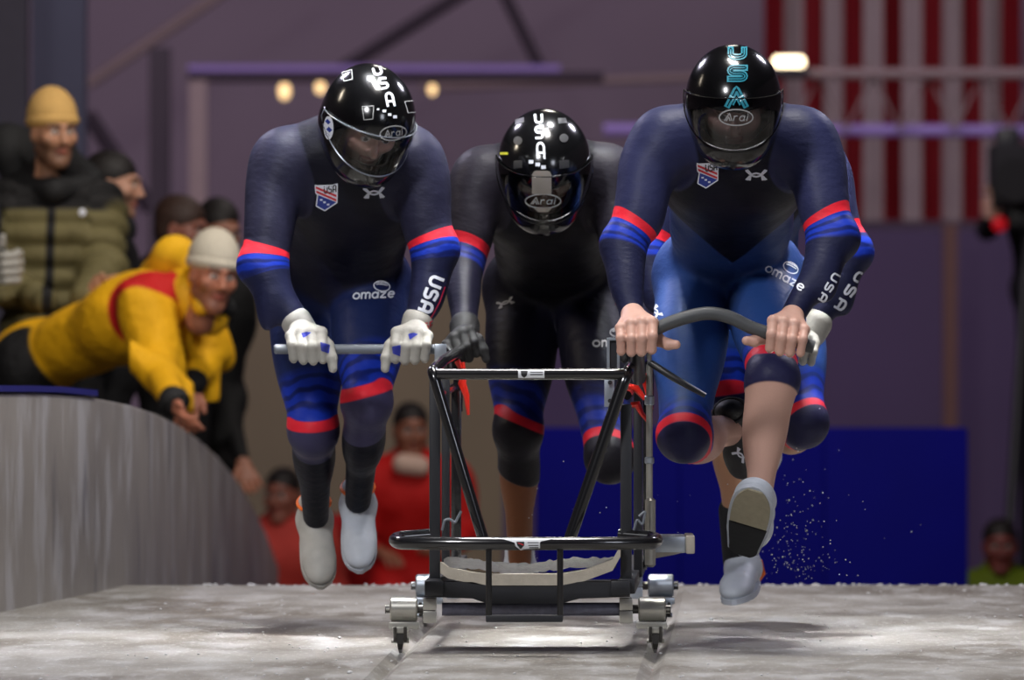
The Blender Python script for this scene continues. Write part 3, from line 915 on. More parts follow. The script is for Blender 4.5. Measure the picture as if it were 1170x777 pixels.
def hand_grip(c, x, v, u, wrist, sc=1.0, fr=0.0118, thumb='side', sp=.0245):
    """a closed hand on a bar through c: x along the bar towards the thumb, v to the knuckle front, u up; four fingers and a thumb"""
    c, x, v, u, wrist = v3(c), nrm(x), nrm(v), nrm(u), v3(wrist)
    def q(a, b, d): return c + (x * a + v * b + u * d) * sc
    fingers = []; palm = []
    lens = (1.0, 1.06, 1.0, .86)
    for i, ln in enumerate(lens):
        a = (1.5 - i) * sp; bend = .003 * (i - 1.5)
        K = q(a, .022, .034 - abs(bend) - (.004 if i == 3 else 0)); Pp = q(a * .97, .038 + .002 * ln, -.004 - .008 * (ln - 1) * 4); Dd = q(a * .95, .024, -.032 * ln); T = q(a * .94, -.006, -.031 * ln)
        r = fr * sc * (1.0, 1.02, .98, .88)[i]
        fingers.append([(cone(K, Pp, r * 1.08, r), .003), (sph(Pp, r * 1.05), .003), (cone(Pp, Dd, r, r * .92), .003), (cone(Dd, T, r * .92, r * .8), .004)])
        palm += [(cone(wrist, K, .021 * sc, r * 1.15), .014), (sph(K + v * .002, r * 1.14), .004)]
    if thumb == 'side':
        th = [q(.030, -.018, .022), q(.052, -.012, -.008), q(.072, .004, -.022), q(.090, .012, -.026)]
    else:
        th = [q(.030, .000, .026), q(.050, .018, -.002), q(.056, .024, -.032), q(.056, .022, -.058)]
    tr = [.017 * sc, .0140 * sc, .0128 * sc, .0105 * sc]
    thumb_ch = [(cone(th[k], th[k + 1], tr[k], tr[k + 1]), .006) for k in range(3)]
    palm += [(cone(wrist, th[0], .02 * sc, .018 * sc), .015)]
    return palm, fingers + [thumb_ch]

def hand_mesh(hg, h=0.003):
    palm, digits = hg
    allc = palm + [p for d in digits for p in d]
    lo, hi = chain_box(allc); g = Grid(lo - 3 * h, hi + 3 * h, h)
    F = g.chain(palm)
    for d in digits: F = smin(F, g.chain(d), .0028)
    return nets(F, g)

def hand_open(wrist, tip, side, sc=1.0):
    """a relaxed hand, slightly curled, from the wrist towards tip; side points to the thumb"""
    w, d = v3(wrist), nrm(v3(tip) - v3(wrist)); s = nrm(v3(side) - d * (v3(side) @ d)); n = np.cross(d, s)
    def q(a, b, e): return w + (s * a + d * b + n * e) * sc
    palm = []; digs = []
    for i, ln in enumerate((.94, 1.04, .97, .78)):
        a = (1.5 - i) * .021
        K = q(a, .088, 0); P1 = q(a * 1.08, .088 + .040 * ln, -.008); P2 = q(a * 1.1, .088 + .066 * ln, -.022); P3 = q(a * 1.1, .088 + .084 * ln, -.038)
        palm += [(cone(w, K, .022 * sc, .012 * sc), .016)]
        digs.append([(cone(K, P1, .0105 * sc, .0098 * sc), .004), (cone(P1, P2, .0098 * sc, .009 * sc), .004), (cone(P2, P3, .009 * sc, .0078 * sc), .004)])
    t = [q(.022, .03, -.006), q(.048, .060, -.014), q(.058, .092, -.02)]
    digs.append([(cone(t[0], t[1], .017 * sc, .0125 * sc), .006), (cone(t[1], t[2], .0125 * sc, .0095 * sc), .006)])
    return palm, digs

def person_chains(J, o):
    g = lambda k: v3(J[k])
    T, C = [], {}
    shL, shR, hpL, hpR = g('shL'), g('shR'), g('hpL'), g('hpR')
    pel, chest, neck = g('pel'), g('chest'), g('neck')
    wsh, whp = nrm(shR - shL), nrm(hpR - hpL)
    up = nrm(neck - pel); front = nrm(np.cross(up, wsh))
    if front[1] > 0 and not o.get('back'): front = -front
    b = o.get('bulk', 1.0)
    ax = lambda w, u: [w - u * (w @ u), u, np.cross(w, u)]
    up2 = nrm(chest - pel); up3 = nrm(neck - chest)
    mid = (pel + chest) / 2
    T += [(ell(pel, ax(whp, up2), np.array((.168, .120, .122)) * b), .05),
          (econe(pel + up2 * .03, mid, .150 * b, .146 * b, whp, .72), .06),
          (econe(mid, chest, .146 * b, .178 * b, wsh, .70), .06),
          (ell(chest, ax(wsh, up3), np.array((.190, .18, .132)) * b), .07),
          (cone(shL * .93 + shR * .07, shR * .93 + shL * .07, .074 * b, .074 * b), .07),
          (cone(neck, shL * .9 + neck * .1, .062 * b, .068 * b), .06), (cone(neck, shR * .9 + neck * .1, .062 * b, .068 * b), .06)]
    for s in (-1, 1):
        T.append((ell(chest + wsh * .080 * s + front * .085 * b + up3 * .05, ax(wsh, up3), np.array((.085, .075, .055)) * b), .05))
    hd = g('head')
    T.append((cone(neck, neck * .3 + hd * .7, .068, .062), .05))
    for s in 'LR':
        sh, el, wr = g('sh' + s), g('el' + s), g('wr' + s)
        a = o.get('arm', 1.0); d = nrm(el - sh); f = nrm(wr - el)
        ch = [(ell(sh + d * .03, ax(wsh, d), np.array((.080, .105, .082)) * a), .05),
              (cone(sh, el, .068 * a, .050 * a), .05), (ell(sh * .5 + el * .5, [d, wsh, np.cross(d, wsh)], np.array((.125, .062, .066)) * a), .04),
              (sph(el, .049 * a), .03),
              (cone(el, wr, .047 * a, o.get('wrist', .031)), .04), (ell(el * .70 + wr * .30, [f, wsh, np.cross(f, wsh)], np.array((.105, .041, .041)) * a), .04)]
        C['a' + s] = ch
    for s in 'LR':
        if 'kn' + s not in J: continue
        hp, kn, an = g('hp' + s), g('kn' + s), g('an' + s)
        l = o.get('leg', 1.0); d = nrm(kn - hp); f = nrm(an - kn)
        bend = nrm(f - d * (f @ d)) if np.linalg.norm(f - d * (f @ d)) > .08 else -front
        back = nrm(bend - f * (bend @ f)) if np.linalg.norm(bend - f * (bend @ f)) > .05 else -front
        if 'calf' + s in J: back = nrm(v3(J['calf' + s]))
        q = (hp * .58 + kn * .42) - bend * .018
        hr = o.get('hipr', .105) * l
        ch = [(cone(hp, kn, hr, .064 * l), .06), (ell(q, ax(whp, d), np.array((.092, .19, .092)) * l), .05), (sph(kn - bend * .004, .060 * l), .04),
              (cone(kn, an, .054 * l, o.get('ank' + s, .037)), .04), (ell(kn * .68 + an * .32 + back * .026, [f, back, np.cross(f, back)], np.array((.125, .052, .056)) * l * o.get('calf', 1.0)), .04)]
        ch.append((sph(hp + (pel - hp) * .2 - front * .03, .11 * l), .06))
        C['l' + s] = ch
    return T, C, dict(front=front, up=up, wsh=wsh, whp=whp)

def body_mesh(J, o, h):
    T, C, fr = person_chains(J, o)
    allc = T + [p for c in C.values() for p in c]
    lo, hi = chain_box(allc); g = Grid(lo - 3 * h, hi + 3 * h, h)
    FT = g.chain(T); F = FT
    legs = None
    for k, c in C.items():
        Fk = smin(FT, g.chain(c), .05 if k[0] == 'a' else .05)
        if k[0] == 'l': legs = Fk if legs is None else smin(legs, Fk, .012)
        else: F = np.minimum(F, Fk)
    if legs is not None: F = np.minimum(F, legs)
    V, Q = nets(F, g)
    # limb coordinates for the fabric pattern
    at = {}
    dT = chain_at(T, V); dd = {k: chain_at(c, V) for k, c in C.items()}
    g3 = lambda k: v3(J[k])
    def limb(a, b, c, tilt, lo=-.25, pw=1.0, front=False, shift=0.0):
        def proj(p, q):
            pq = q - p; t = ((V - p) @ pq) / (pq @ pq); tc = np.clip(t, 0, 1)
            return t, np.linalg.norm(V - (p + tc[:, None] * pq), axis=1), np.linalg.norm(pq)
        t0, d0, l0 = proj(a, b); t1, d1, l1 = proj(b, c)
        w = d0 ** 6 / (d0 ** 6 + d1 ** 6 + 1e-15)
        t0 = np.where((t0 > 0) & (t0 < 1), np.abs(t0) ** pw, t0)
        u = np.clip(t0, -.3, 1.25) * (1 - w) + (1 + np.clip(t1, lo, 1.4)) * w
        if front: u = np.where((t1 > .16) & (d1 < d0 + .012), 1 + np.clip(t1, 0, 1.4), np.clip(t0, -.3, 1.05))
        if shift: u = np.where(u < 1.05, np.minimum(u + shift, 1.05), u)
        u = np.where(u > 1.055, u, np.minimum(u + tilt[0] * (V[:, 0] - b[0]) / .1 + tilt[1] * (V[:, 1] - b[1]) / .1, 1.055)) if lo > -.2 or front else u + tilt[0] * (V[:, 0] - b[0]) / .1 + tilt[1] * (V[:, 1] - b[1]) / .1
        return u
    arm = np.full(len(V), -.3); aw = np.full(len(V), -.1); leg = np.full(len(V), -.3); lw = np.full(len(V), -.1)
    dleg = np.min([dd[k] for k in dd if k[0] == 'l'], axis=0) if any(k[0] == 'l' for k in dd) else np.full(len(V), .5)
    darm = np.min([dd[k] for k in dd if k[0] == 'a'], axis=0)
    for k in dd:
        s = k[1]
        if k[0] == 'a':
            m = (dd[k] <= darm + 1e-9) & (dd[k] < dleg + .02)
            u = limb(g3('sh' + s), g3('el' + s), g3('wr' + s), o.get('atilt' + s, (0, 0)))
            arm[m] = u[m]; aw[m] = (np.minimum(dT, dleg) - dd[k])[m]
        else:
            m = (dd[k] <= dleg + 1e-9)
            u = limb(g3('hp' + s), g3('kn' + s), g3('an' + s), o.get('ltilt' + s, (0, 0)), o.get('llo' + s, -.25), o.get('lpow' + s, 1.0), o.get('lfront' + s, False), o.get('lshift' + s, 0.0))
            leg[m] = u[m]; lw[m] = (np.minimum(dT, darm) - dd[k])[m]
    pel, chest = g3('pel'), g3('chest')
    up = fr['up']; rel = V - chest
    at['arm_u'] = arm; at['arm_w'] = np.clip(aw, -.1, .1); at['leg_u'] = leg; at['leg_w'] = np.clip(lw, -.1, .1)
    at['tor_x'] = rel @ fr['wsh']; at['tor_z'] = rel @ up; at['tor_y'] = rel @ fr['front']
    return V, Q, at, fr

def merge_np(parts):
    V, Q, M, off = [], [], [], 0
    for v, q, m in parts:
        V.append(v); Q.append(q + off); M.append(np.full(len(q), m)); off += len(v)
    return np.concatenate(V), np.concatenate(Q), np.concatenate(M)

def make_body(root, J, o, m_cloth, h=.009, head=None, hands=(), skin=(200, 160, 140), name='body', quilt=0.0):
    """one continuous figure: torso, limbs, hands and head in a single mesh; slot 0 clothing, slot 1 skin"""
    V, Q, at, fr = body_mesh(J, o, h)
    parts = [(V, Q, 0)]; n0 = len(V)
    sk = skin_rgb(skin)
    tint = [np.tile(sk, (n0, 1))]
    for hg in hands:
        hv, hq = hand_mesh(hg); parts.append((hv, hq, 1)); tint.append(np.tile(sk * np.array([1.0, .97, .96]), (len(hv), 1)))
    if head:
        hv, hq = sdf_mesh(head_chain(head.get('neck', True)), head.get('h', .004))
        tint.append(head_tint(hv, sk, head.get('hair', (40, 30, 24)), head.get('beard', 0)))
        parts.append((v3(J['head']) + hv @ head['R'] * head.get('s', 1.0), hq, 1))
    if o.get('cut') is not None:
        me = np_mesh('tmp', V, Q); nn = np.empty(len(V) * 3, np.float32); me.vertices.foreach_get('normal', nn); nn = nn.reshape(-1, 3)
        bpy.data.meshes.remove(me)
        f = np.clip((at['leg_u'] - o['cut']) / .012 + .5, 0, 1) * (at['leg_w'] > -.02)
        parts[0] = (V - nn * (f * .0035)[:, None], Q, 0)
    if quilt:
        me = np_mesh('tmp', V, Q); nn = np.empty(len(V) * 3, np.float32); me.vertices.foreach_get('normal', nn); nn = nn.reshape(-1, 3)
        bpy.data.meshes.remove(me)
        s = np.where(at['arm_w'] > 0, at['arm_u'] * .30, at['tor_z']) / .085
        parts[0] = (V + nn * (quilt * (np.abs(np.sin(np.pi * s)) - .5))[:, None] * (at['leg_w'] < .01)[:, None], Q, 0)
        at['quilt'] = np.abs(np.sin(np.pi * s))
    VV, QQ, MM = merge_np(parts)
    pad = len(VV) - n0
    attrs = {k: np.concatenate([a, np.full(pad, -1.0)]) for k, a in at.items()}
    me = np_mesh(name, VV, QQ, attrs, [m_cloth, SKIN], MM, {'tint': np.concatenate(tint)})
    ob = bpy.data.objects.new(name, me); COL.objects.link(ob); ob.parent = root
    return ob, fr

# race suit: dark centre, lighter sleeves, red and blue bands above elbow and knee
def suit_material(name, P):
    m = bpy.data.materials.new(name); m.use_nodes = True
    g = NG(m); b = g.n['Principled BSDF']
    au, aw, lu, lw, tx, tz, ty = [g.attr(k) for k in ('arm_u', 'arm_w', 'leg_u', 'leg_w', 'tor_x', 'tor_z', 'tor_y')]
    wob = g.noise(9, 2, g.coords())
    C = {k: lin(v) for k, v in P['col'].items()}
    # torso: dark V in front, side panels below it
    ax = g.math('ABSOLUTE', tx)
    vline = g.math('ADD', g.math('MULTIPLY', tz, P.get('vslope', 0.5)), P.get('voff', 0.16))
    side = g.step(g.math('SUBTRACT', ax, vline), 0.0, .006)
    c = g.mix(side, C['dark'], C['side'])
    c = g.mix(g.step(lw, -.004, .02), c, C['thigh'])
    inner = g.step(lu, P.get('thigh_fade', .2), .25)
    c = g.mix(g.math('MULTIPLY', inner, g.step(lw, 0, .01)), c, C['thigh2'])
    c = g.mix(g.step(aw, P.get('yoke', -.028), .004), c, C['sleeve'])
    # streaks inside the blue bands
    st = g.new('ShaderNodeTexWave', wave_type='BANDS', bands_direction='X')
    def streak(u, f):
        s = g.math('SINE', g.math('MULTIPLY', g.math('ADD', u, g.math('MULTIPLY', wob, .12)), f))
        return g.step(g.math('ADD', s, g.math('MULTIPLY', g.noise(26, 2, g.coords()), .9)), .75, .6)
    ma = g.step(aw, -.02, .003)
    a0, a1, a2 = P['arm']
    fore = g.math('MULTIPLY', g.step(au, a1, .01), ma); c = g.mix(fore, c, C['fore'])
    bl = g.math('MULTIPLY', g.band(au, a1, a2, .03), ma)
    c = g.mix(bl, c, g.mix(g.math('MULTIPLY', streak(au, 60), .8), C['blue'], C['navy']))
    c = g.mix(g.math('MULTIPLY', g.band(au, a0, a1), ma), c, C['red'])
    ml = g.step(lw, -.02, .003)
    l0, l1, l2, l3 = P['leg']
    bl = g.math('MULTIPLY', g.math('MULTIPLY', g.step(lu, l0, .07), g.math('SUBTRACT', 1.0, g.step(lu, l1, .006))), ml)
    c = g.mix(bl, c, g.mix(g.math('MULTIPLY', streak(lu, 75), .8), C['blue'], C['navy']))
    kn = g.math('MULTIPLY', g.step(lu, l2, .004), ml); c = g.mix(kn, c, C['knee'])
    c = g.mix(g.math('MULTIPLY', g.band(lu, l1, l2), ml), c, C['red'])
    low = g.math('MULTIPLY', g.step(lu, l3, .006), ml)
    c = g.mix(low, c, C['shin'])
    fabric = g.noise(420, 2, g.coords())
    c = g.mix(g.math('MULTIPLY', fabric, .12), c, (0.0, 0.0, 0.004, 1))
    g.l.new(c, b.inputs['Base Color'])
    skin = P.get('bare', False)
    b.inputs['Specular IOR Level'].default_value = .16
    rough = g.math('ADD', .44, g.math('MULTIPLY', fabric, .12))
    g.l.new(rough, b.inputs['Roughness'])
    bare = g.math('SUBTRACT', 1.0, low) if P.get('bare') else 1.0
    g.put(b.inputs['Sheen Weight'], g.math('MULTIPLY', bare, .01)); b.inputs['Sheen Roughness'].default_value = 0.4
    b.inputs['Sheen Tint'].default_value = (.6, .65, .95, 1)
    # stretch wrinkles across the limbs
    wv = g.math('SINE', g.math('ADD', g.math('MULTIPLY', g.math('MAXIMUM', au, lu), 90.0), g.math('MULTIPLY', wob, 26.0)))
    hgt = g.math('ADD', g.math('MULTIPLY', wv, .05), g.math('MULTIPLY', g.noise(20, 4, g.coords(1, 1, 1.8), .55), 1.6))
    fold = g.math('SINE', g.math('ADD', g.math('MULTIPLY', tz, 120.0), g.math('MULTIPLY', g.noise(5, 3, g.coords()), 30.0)))
    low_torso = g.math('MULTIPLY', g.band(tz, -.36, -.14, .05), g.math('SUBTRACT', 1.0, g.step(aw, -.01, .01)))
    hgt = g.math('ADD', hgt, g.math('MULTIPLY', g.math('MULTIPLY', fold, low_torso), .22))
    g.l.new(g.bump(g.math('MULTIPLY', hgt, bare), .42, .004), b.inputs['Normal'])
    return m

M_sock = mat('black_sock', (14, 14, 18), .8, vary=.2, vscale=90, bump=.3, bscale=300)
M_shoe_white = mat('shoe_white', (186, 192, 202), .5, vary=.1, vscale=40)
M_shoe_grey = mat('shoe_grey', (178, 176, 170), .55, vary=.2, vscale=25)
M_shoe_black = mat('shoe_black', (26, 27, 30), .6, vary=.3, vscale=40)
M_orange = mat('orange_trim', (244, 112, 24), .5, vary=.05)
M_sole = mat('spike_sole', (146, 138, 116), .55, vary=.2, vscale=60, bump=.2)
M_rubber = mat('black_rubber', (20, 21, 23), .7, vary=.3, vscale=50, bump=.4)

def shoe(root, heel, toe, ank, m_up, collar=None, sole_mat=None, sc=1.0, label=None):
    """heel, toe: sole points; ank: which way the leg leaves the shoe"""
    heel, toe = v3(heel), v3(toe)
    R = frame(toe - heel, v3(ank) - heel); L = np.linalg.norm(toe - heel) / .285
    s = sc
    ch = [(ell((0, .050, .044), np.eye(3), (.037 * s, .055, .044)), .02), (econe((0, .06, .046), (0, .185, .036), .045 * s, .046 * s, (1, 0, 0), .82), .03),
          (ell((0, .225, .026), np.eye(3), (.042 * s, .058, .028)), .03), (cone((0, .062, .062), (0, .048, .112), .043 * s, .043 * s), .03),
          (rbox((0, .14, -.1), np.eye(3), (.2, .3, .1), .001), -.006)]
    V, Q = sdf_mesh(ch, .0045)
    V = V * np.array([1, L, 1])
    up = np_mesh('shoe', heel + V @ R, Q)
    ob = link('shoe', up, m_up, root)
    def tw(p): return Vector(heel + (np.array(p) * np.array([1, L, 1])) @ R)
    def outline(y0, y1, grow=0.0):
        pts = []
        for i in range(15):
            t = i / 14; y = y0 + (y1 - y0) * t; u = y / .285
            w = (.034 + .012 * math.sin(math.pi * min(1, max(0, (u - .15) * 1.1)))) * max(0, 1 - max(0, (u - .70) / .30) ** 2.4) ** .5 * max(0, 1 - max(0, (.12 - u) / .12) ** 2) ** .5
            pts.append((y, max(w, .004) * s + grow))
        return pts
    def sole(y0, y1, z0, z1, grow=0.0):
        def f(bm):
            o = outline(y0, y1, grow); ring = [(w, y) for y, w in o] + [(-w, y) for y, w in o[::-1]]
            a = [bm.verts.new(tw((x, y, z0))) for x, y in ring]; b = [bm.verts.new(tw((x, y, z1))) for x, y in ring]
            bm.faces.new(a); bm.faces.new(b[::-1])
            for i in range(len(ring)): bm.faces.new((a[i], a[(i + 1) % len(ring)], b[(i + 1) % len(ring)], b[i]))
        return f
    if sole_mat:
        part('sole', sole(.0, .285, -.004, .010, .004), m_up, ob)
        part('spike_plate', sole(.135, .275, -.010, -.003, -.004), sole_mat, ob)
        part('heel_pad', sole(.006, .128, -.008, -.003, -.002), M_rubber, ob)
    else:
        part('sole', sole(.0, .285, -.004, .012, .003), m_up if m_up is not M_shoe_black else M_shoe_white, ob)
    if collar:
        c = [tw((.044 * s * math.cos(a), .047 + .044 * s * math.sin(a), .118 + .012 * math.sin(a))) for a in [2 * math.pi * i / 20 for i in range(20)]]
        part('collar', lambda bm: tube(bm, c, .0055, 8, closed=True), collar, ob)
    return ob, tw

def sock(root, a, b, ra, rb, m=None):
    a, b = v3(a), v3(b)
    return sdf_obj('sock', [(cone(a, b, ra, rb), .02)], .005, m or M_sock, root)

# full-face helmet
def visor_mat(name, tint, refl=0.06):
    m = bpy.data.materials.new(name); m.use_nodes = True
    g = NG(m); g.n.remove(g.n['Principled BSDF'])
    t = g.new('ShaderNodeBsdfTransparent'); t.inputs[0].default_value = tint
    gl = g.new('ShaderNodeBsdfGlossy'); gl.inputs['Roughness'].default_value = .04; gl.inputs['Color'].default_value = (1, 1, 1, 1)
    lw = g.new('ShaderNodeFresnel'); lw.inputs[0].default_value = 1.5
    mx = g.new('ShaderNodeMixShader')
    f = g.math('ADD', lw.outputs[0], refl, True)
    g.l.new(f, mx.inputs[0]); g.l.new(t.outputs[0], mx.inputs[1]); g.l.new(gl.outputs[0], mx.inputs[2])
    g.l.new(mx.outputs[0], g.n['Material Output'].inputs['Surface'])
    return m
M_visor_clear = visor_mat('clear_visor', (.80, .81, .84, 1), .0)
M_visor_smoke = visor_mat('smoked_visor', (.46, .46, .50, 1), .0)
M_shell = mat('helmet_shell', (9, 9, 10), .17, vary=.1, coat=.25)
M_rim = mat('visor_rim', (150, 156, 166), .25, metal=.6, vary=.1)
M_lining = mat('helmet_lining', (16, 16, 19), .9, vary=.2)
HELMET = [(ell((0, -.012, .012), np.eye(3), (.131, .160, .140)), .02), (ell((0, .066, -.085), np.eye(3), (.094, .098, .068)), .07), (ell((0, -.04, -.07), np.eye(3), (.112, .118, .085)), .05)]
HCUT = [(ell((0, -.012, .008), np.eye(3), (.112, .138, .120)), -.01), (ell((0, .056, -.075), np.eye(3), (.074, .072, .060)), -.01), (cone((0, -.03, -.06), (0, -.05, -.25), .088, .105), -.02),
        (rbox((0, .13, .002), np.eye(3), (.100, .125, .052), .03), -.008)]
def helmet_R(yaw, pitch, roll):
    y, p, r = [math.radians(q) for q in (yaw, pitch, roll)]
    f = np.array([math.sin(y) * math.cos(p), -math.cos(y) * math.cos(p), -math.sin(p)])
    u0 = np.array([math.sin(y) * math.sin(p), -math.cos(y) * math.sin(p), math.cos(p)])
    x0 = np.cross(f, u0)
    u = u0 * math.cos(r) + x0 * math.sin(r)
    return np.array([np.cross(f, u), f, u])      # rows: the head's right, forward, up
def helmet(root, c, R, visor, rim=False, sc=1.0, ehi=40, elo=-14):
    c = v3(c)
    V, Q = sdf_mesh(HELMET + HCUT, .005)
    # a little relaxation keeps the lacquer smooth
    ob = link('helmet', np_mesh('helmet', c + (V @ R) * sc, Q), M_shell, root)
    def march(d, lift, o=np.array([0, .0, -.01])):
        lo, hi = np.zeros(len(d)), np.full(len(d), .3)
        for _ in range(26):
            m = (lo + hi) / 2; v = chain_at(HELMET, o + d * m[:, None]); ins = v < lift
            lo = np.where(ins, m, lo); hi = np.where(ins, hi, m)
        return o + d * lo[:, None]
    na, ne = 56, 18
    az = np.radians(np.linspace(-98, 98, na)); 
    pts = np.zeros((ne, na, 3))
    for j in range(ne):
        t = j / (ne - 1)
        e_lo = np.radians(elo + 12 * (np.abs(az) / 1.7) ** 2.0); e_hi = np.radians(ehi - 22 * (np.abs(az) / 1.7) ** 2.0)
        e = e_lo + (e_hi - e_lo) * t
        d = np.stack([np.sin(az) * np.cos(e), np.cos(az) * np.cos(e), np.sin(e)], axis=1)
        pts[j] = march(d, .0055)
    G = pts.reshape(-1, 3); Qv = []
    for j in range(ne - 1):
        for i in range(na - 1): Qv.append((j * na + i, (j + 1) * na + i, (j + 1) * na + i + 1, j * na + i + 1))
    vo = link('visor', np_mesh('visor', c + (G @ R) * sc, np.array(Qv)), visor, ob)
    loop = [pts[0, i] for i in range(na)] + [pts[j, na - 1] for j in range(1, ne)] + [pts[ne - 1, i] for i in range(na - 2, -1, -1)] + [pts[j, 0] for j in range(ne - 2, 0, -1)]
    lw = [Vector(c + (p @ R) * sc) for p in loop]
    part('visor_rim', lambda bm: tube(bm, lw, .0022 if rim else .0018, 6, closed=True), M_rim if rim else M_shell, ob)
    for s in (-1, 1):                            # pivot discs of the visor
        d = march(np.array([[s * math.sin(math.radians(95)), math.cos(math.radians(95)), 0.03]]), .002)[0]
        a, b = Vector(c + (d @ R) * sc), Vector(c + ((d + np.array([s * .004, 0, 0])) @ R) * sc)
        part('visor_pivot', lambda bm: rod(bm, a, b, .024, 24, .002), M_shell, ob)
    return ob, vo
# ------------------------------------------------------------------ the four athletes
NAVY = dict(dark=(11, 11, 26), side=(36, 58, 110), thigh=(38, 62, 118), thigh2=(42, 74, 138), sleeve=(42, 45, 78), fore=(29, 32, 60), blue=(24, 52, 168), navy=(18, 26, 74), red=(226, 40, 56), knee=(52, 52, 82), shin=(10, 12, 30))
def cols(**k):
    d = dict(NAVY); d.update(k); return d
SKIN1, SKIN2, SKIN3 = (198, 158, 142), (176, 132, 104), (120, 76, 50)

class Figure: pass
def athlete(label, J, o, P, head_pose, visor, skin, rim=False, hands=(), group=None, face=True):
    root = empty('person'); tag(root, label, 'person', group)
    m = suit_material('race_suit', P)
    R = helmet_R(*head_pose)
    fg = Figure(); fg.root = root
    fg.body, fg.fr = make_body(root, J, o, m, .0085, dict(R=R, h=.004, neck=False, hair=(60, 44, 34), beard=o.get('beard', 0)), hands, skin)
    fg.helmet, fg.visor = helmet(root, v3(J['head']), R, visor, rim, o.get('hs', 1.0), *o.get('visor', (40, -14)))
    return fg
# -- the athlete in front at the sled's right-hand corner
p = W
J = dict(pel=p(832, 312, 25.98), chest=p(839, 195, 25.52), neck=p(839, 128, 25.36), head=p(838, 118, 25.13),
         shL=p(757, 163, 25.36), elL=p(711, 280, 25.24), wrL=p(722, 362, 25.10), shR=p(920, 163, 25.36), elR=p(957, 272, 25.24), wrR=p(903, 365, 25.10),
         hpL=p(794, 322, 25.96), knL=p(781, 498, 25.48), anL=p(832, 492, 25.92), hpR=p(872, 322, 25.96), knR=p(883, 434, 25.44), anR=p(866, 578, 25.42), calfR=(-.25, 1, 0), calfL=(0, 0, -1))
o = dict(bulk=1.0, hs=.96, arm=1.0, leg=1.0, hipr=.112, calf=1.12, ankL=.046, lfrontL=True, cut=1.07, atiltL=(-.12, 0), atiltR=(.12, 0), ltiltL=(.01, 0), lshiftR=.14, wrist=.032)
P = dict(col=cols(shin=SKIN1, knee=(40, 40, 72)), bare=True, arm=(.74, .84, 1.08), leg=(.90, .985, 1.035, 1.07), voff=.232, vslope=.80, yoke=-.03)
hL = hand_grip(p(727, 387, 24.985), (1, 0, .12), (0, -1, .15), (0, .15, 1), p(723, 360, 25.09), 1.16, thumb='side')
hR = hand_grip(p(899, 387, 24.985), (-1, 0, .22), (0, -1, .15), (.15, .15, 1), p(905, 362, 25.09), 1.16, thumb='side')
R1 = athlete('athlete in front in navy suit and black helmet with turquoise lettering, barehanded on curved bar', J, o, P, (0, 33, 0), M_visor_smoke, SKIN1, hands=(hL, hR))

# shoes: the drive leg's foot hangs toes-down behind, the other meets the camera sole first
s1, _ = shoe(R1.root, p(843, 457, 25.99), p(852, 549, 25.97), p(828, 480, 25.80), M_shoe_black, M_rubber, None)
s2, _ = shoe(R1.root, p(848, 634, 25.42), p(864, 556, 25.20), p(868, 575, 25.5), M_shoe_white, None, M_sole, 1.22)

# -- the athlete on the left with the straight bar
J = dict(pel=p(388, 322, 26.92), chest=p(405, 215, 26.62), neck=p(414, 140, 26.50), head=p(421, 139, 26.30),
         shL=p(322, 186, 26.52), elL=p(296, 304, 26.42), wrL=p(343, 374, 26.36), shR=p(470, 184, 26.48), elR=p(500, 285, 26.42), wrR=p(475, 374, 26.36),
         hpL=p(348, 330, 26.95), knL=p(358, 492, 26.75), anL=p(361, 590, 27.10), hpR=p(424, 330, 26.92), knR=p(419, 460, 26.58), anR=p(409, 572, 26.95))
o = dict(bulk=1.02, hs=.965, arm=1.03, leg=1.0, hipr=.112, visor=(31, -14), atiltL=(-.10, 0), atiltR=(.10, 0), ltiltR=(.045, 0), wrist=.036)
P = dict(col=cols(sleeve=(38, 38, 58), thigh=(22, 28, 62), thigh2=(28, 40, 84), side=(16, 17, 40), knee=(58, 56, 86), shin=(9, 11, 26)), arm=(.84, .94, 1.14), leg=(.70, .925, .975, 1.22), voff=.20, yoke=-.03)
LA = athlete('athlete on the left with clear visor and white gloves, pushing straight grey bar', J, o, P, (17, 45, -8), M_visor_clear, SKIN1, rim=True)
M_glove = mat('glove_white', (158, 156, 149), .65, vary=.12, vscale=60, bump=.25, bscale=200)
M_glove_blue = mat('glove_blue', (34, 46, 150), .5, vary=.1)
M_glove_black = mat('glove_black', (20, 20, 22), .7, vary=.2, bump=.2)
def glove(fg, hg, wr, el, m, h=.0032):
    V, Q = hand_mesh(hg)
    g = link('glove', np_mesh('glove', V, Q), m, fg.root)
    w, e = v3(wr), v3(el); d = nrm(e - w)
    V, Q = sdf_mesh([(cone(w - d * .012, w + d * .018, .041, .043), .01)], .004)
    c = link('cuff', np_mesh('cuff', V, Q), m, g)
    return g, c
gl = glove(LA, hand_grip(p(351, 397, 26.25), (1, 0, .05), (0, -1, .2), (-.1, .2, 1), p(343, 377, 26.34), 1.16, fr=.0128, thumb='down'), J['wrL'], J['elL'], M_glove)
gr = glove(LA, hand_grip(p(470, 397, 26.25), (-1, 0, .05), (0, -1, .2), (.1, .2, 1), p(476, 377, 26.34), 1.16, fr=.0128, thumb='down'), J['wrR'], J['elR'], M_glove)
shoe(LA.root, p(358, 588, 27.22), p(367, 673, 27.06), p(360, 575, 27.02), M_shoe_grey, M_orange, None, 1.05)
shoe(LA.root, p(409, 572, 27.08), p(411, 655, 26.92), p(409, 560, 26.88), M_shoe_white, M_orange, None, 1.05)

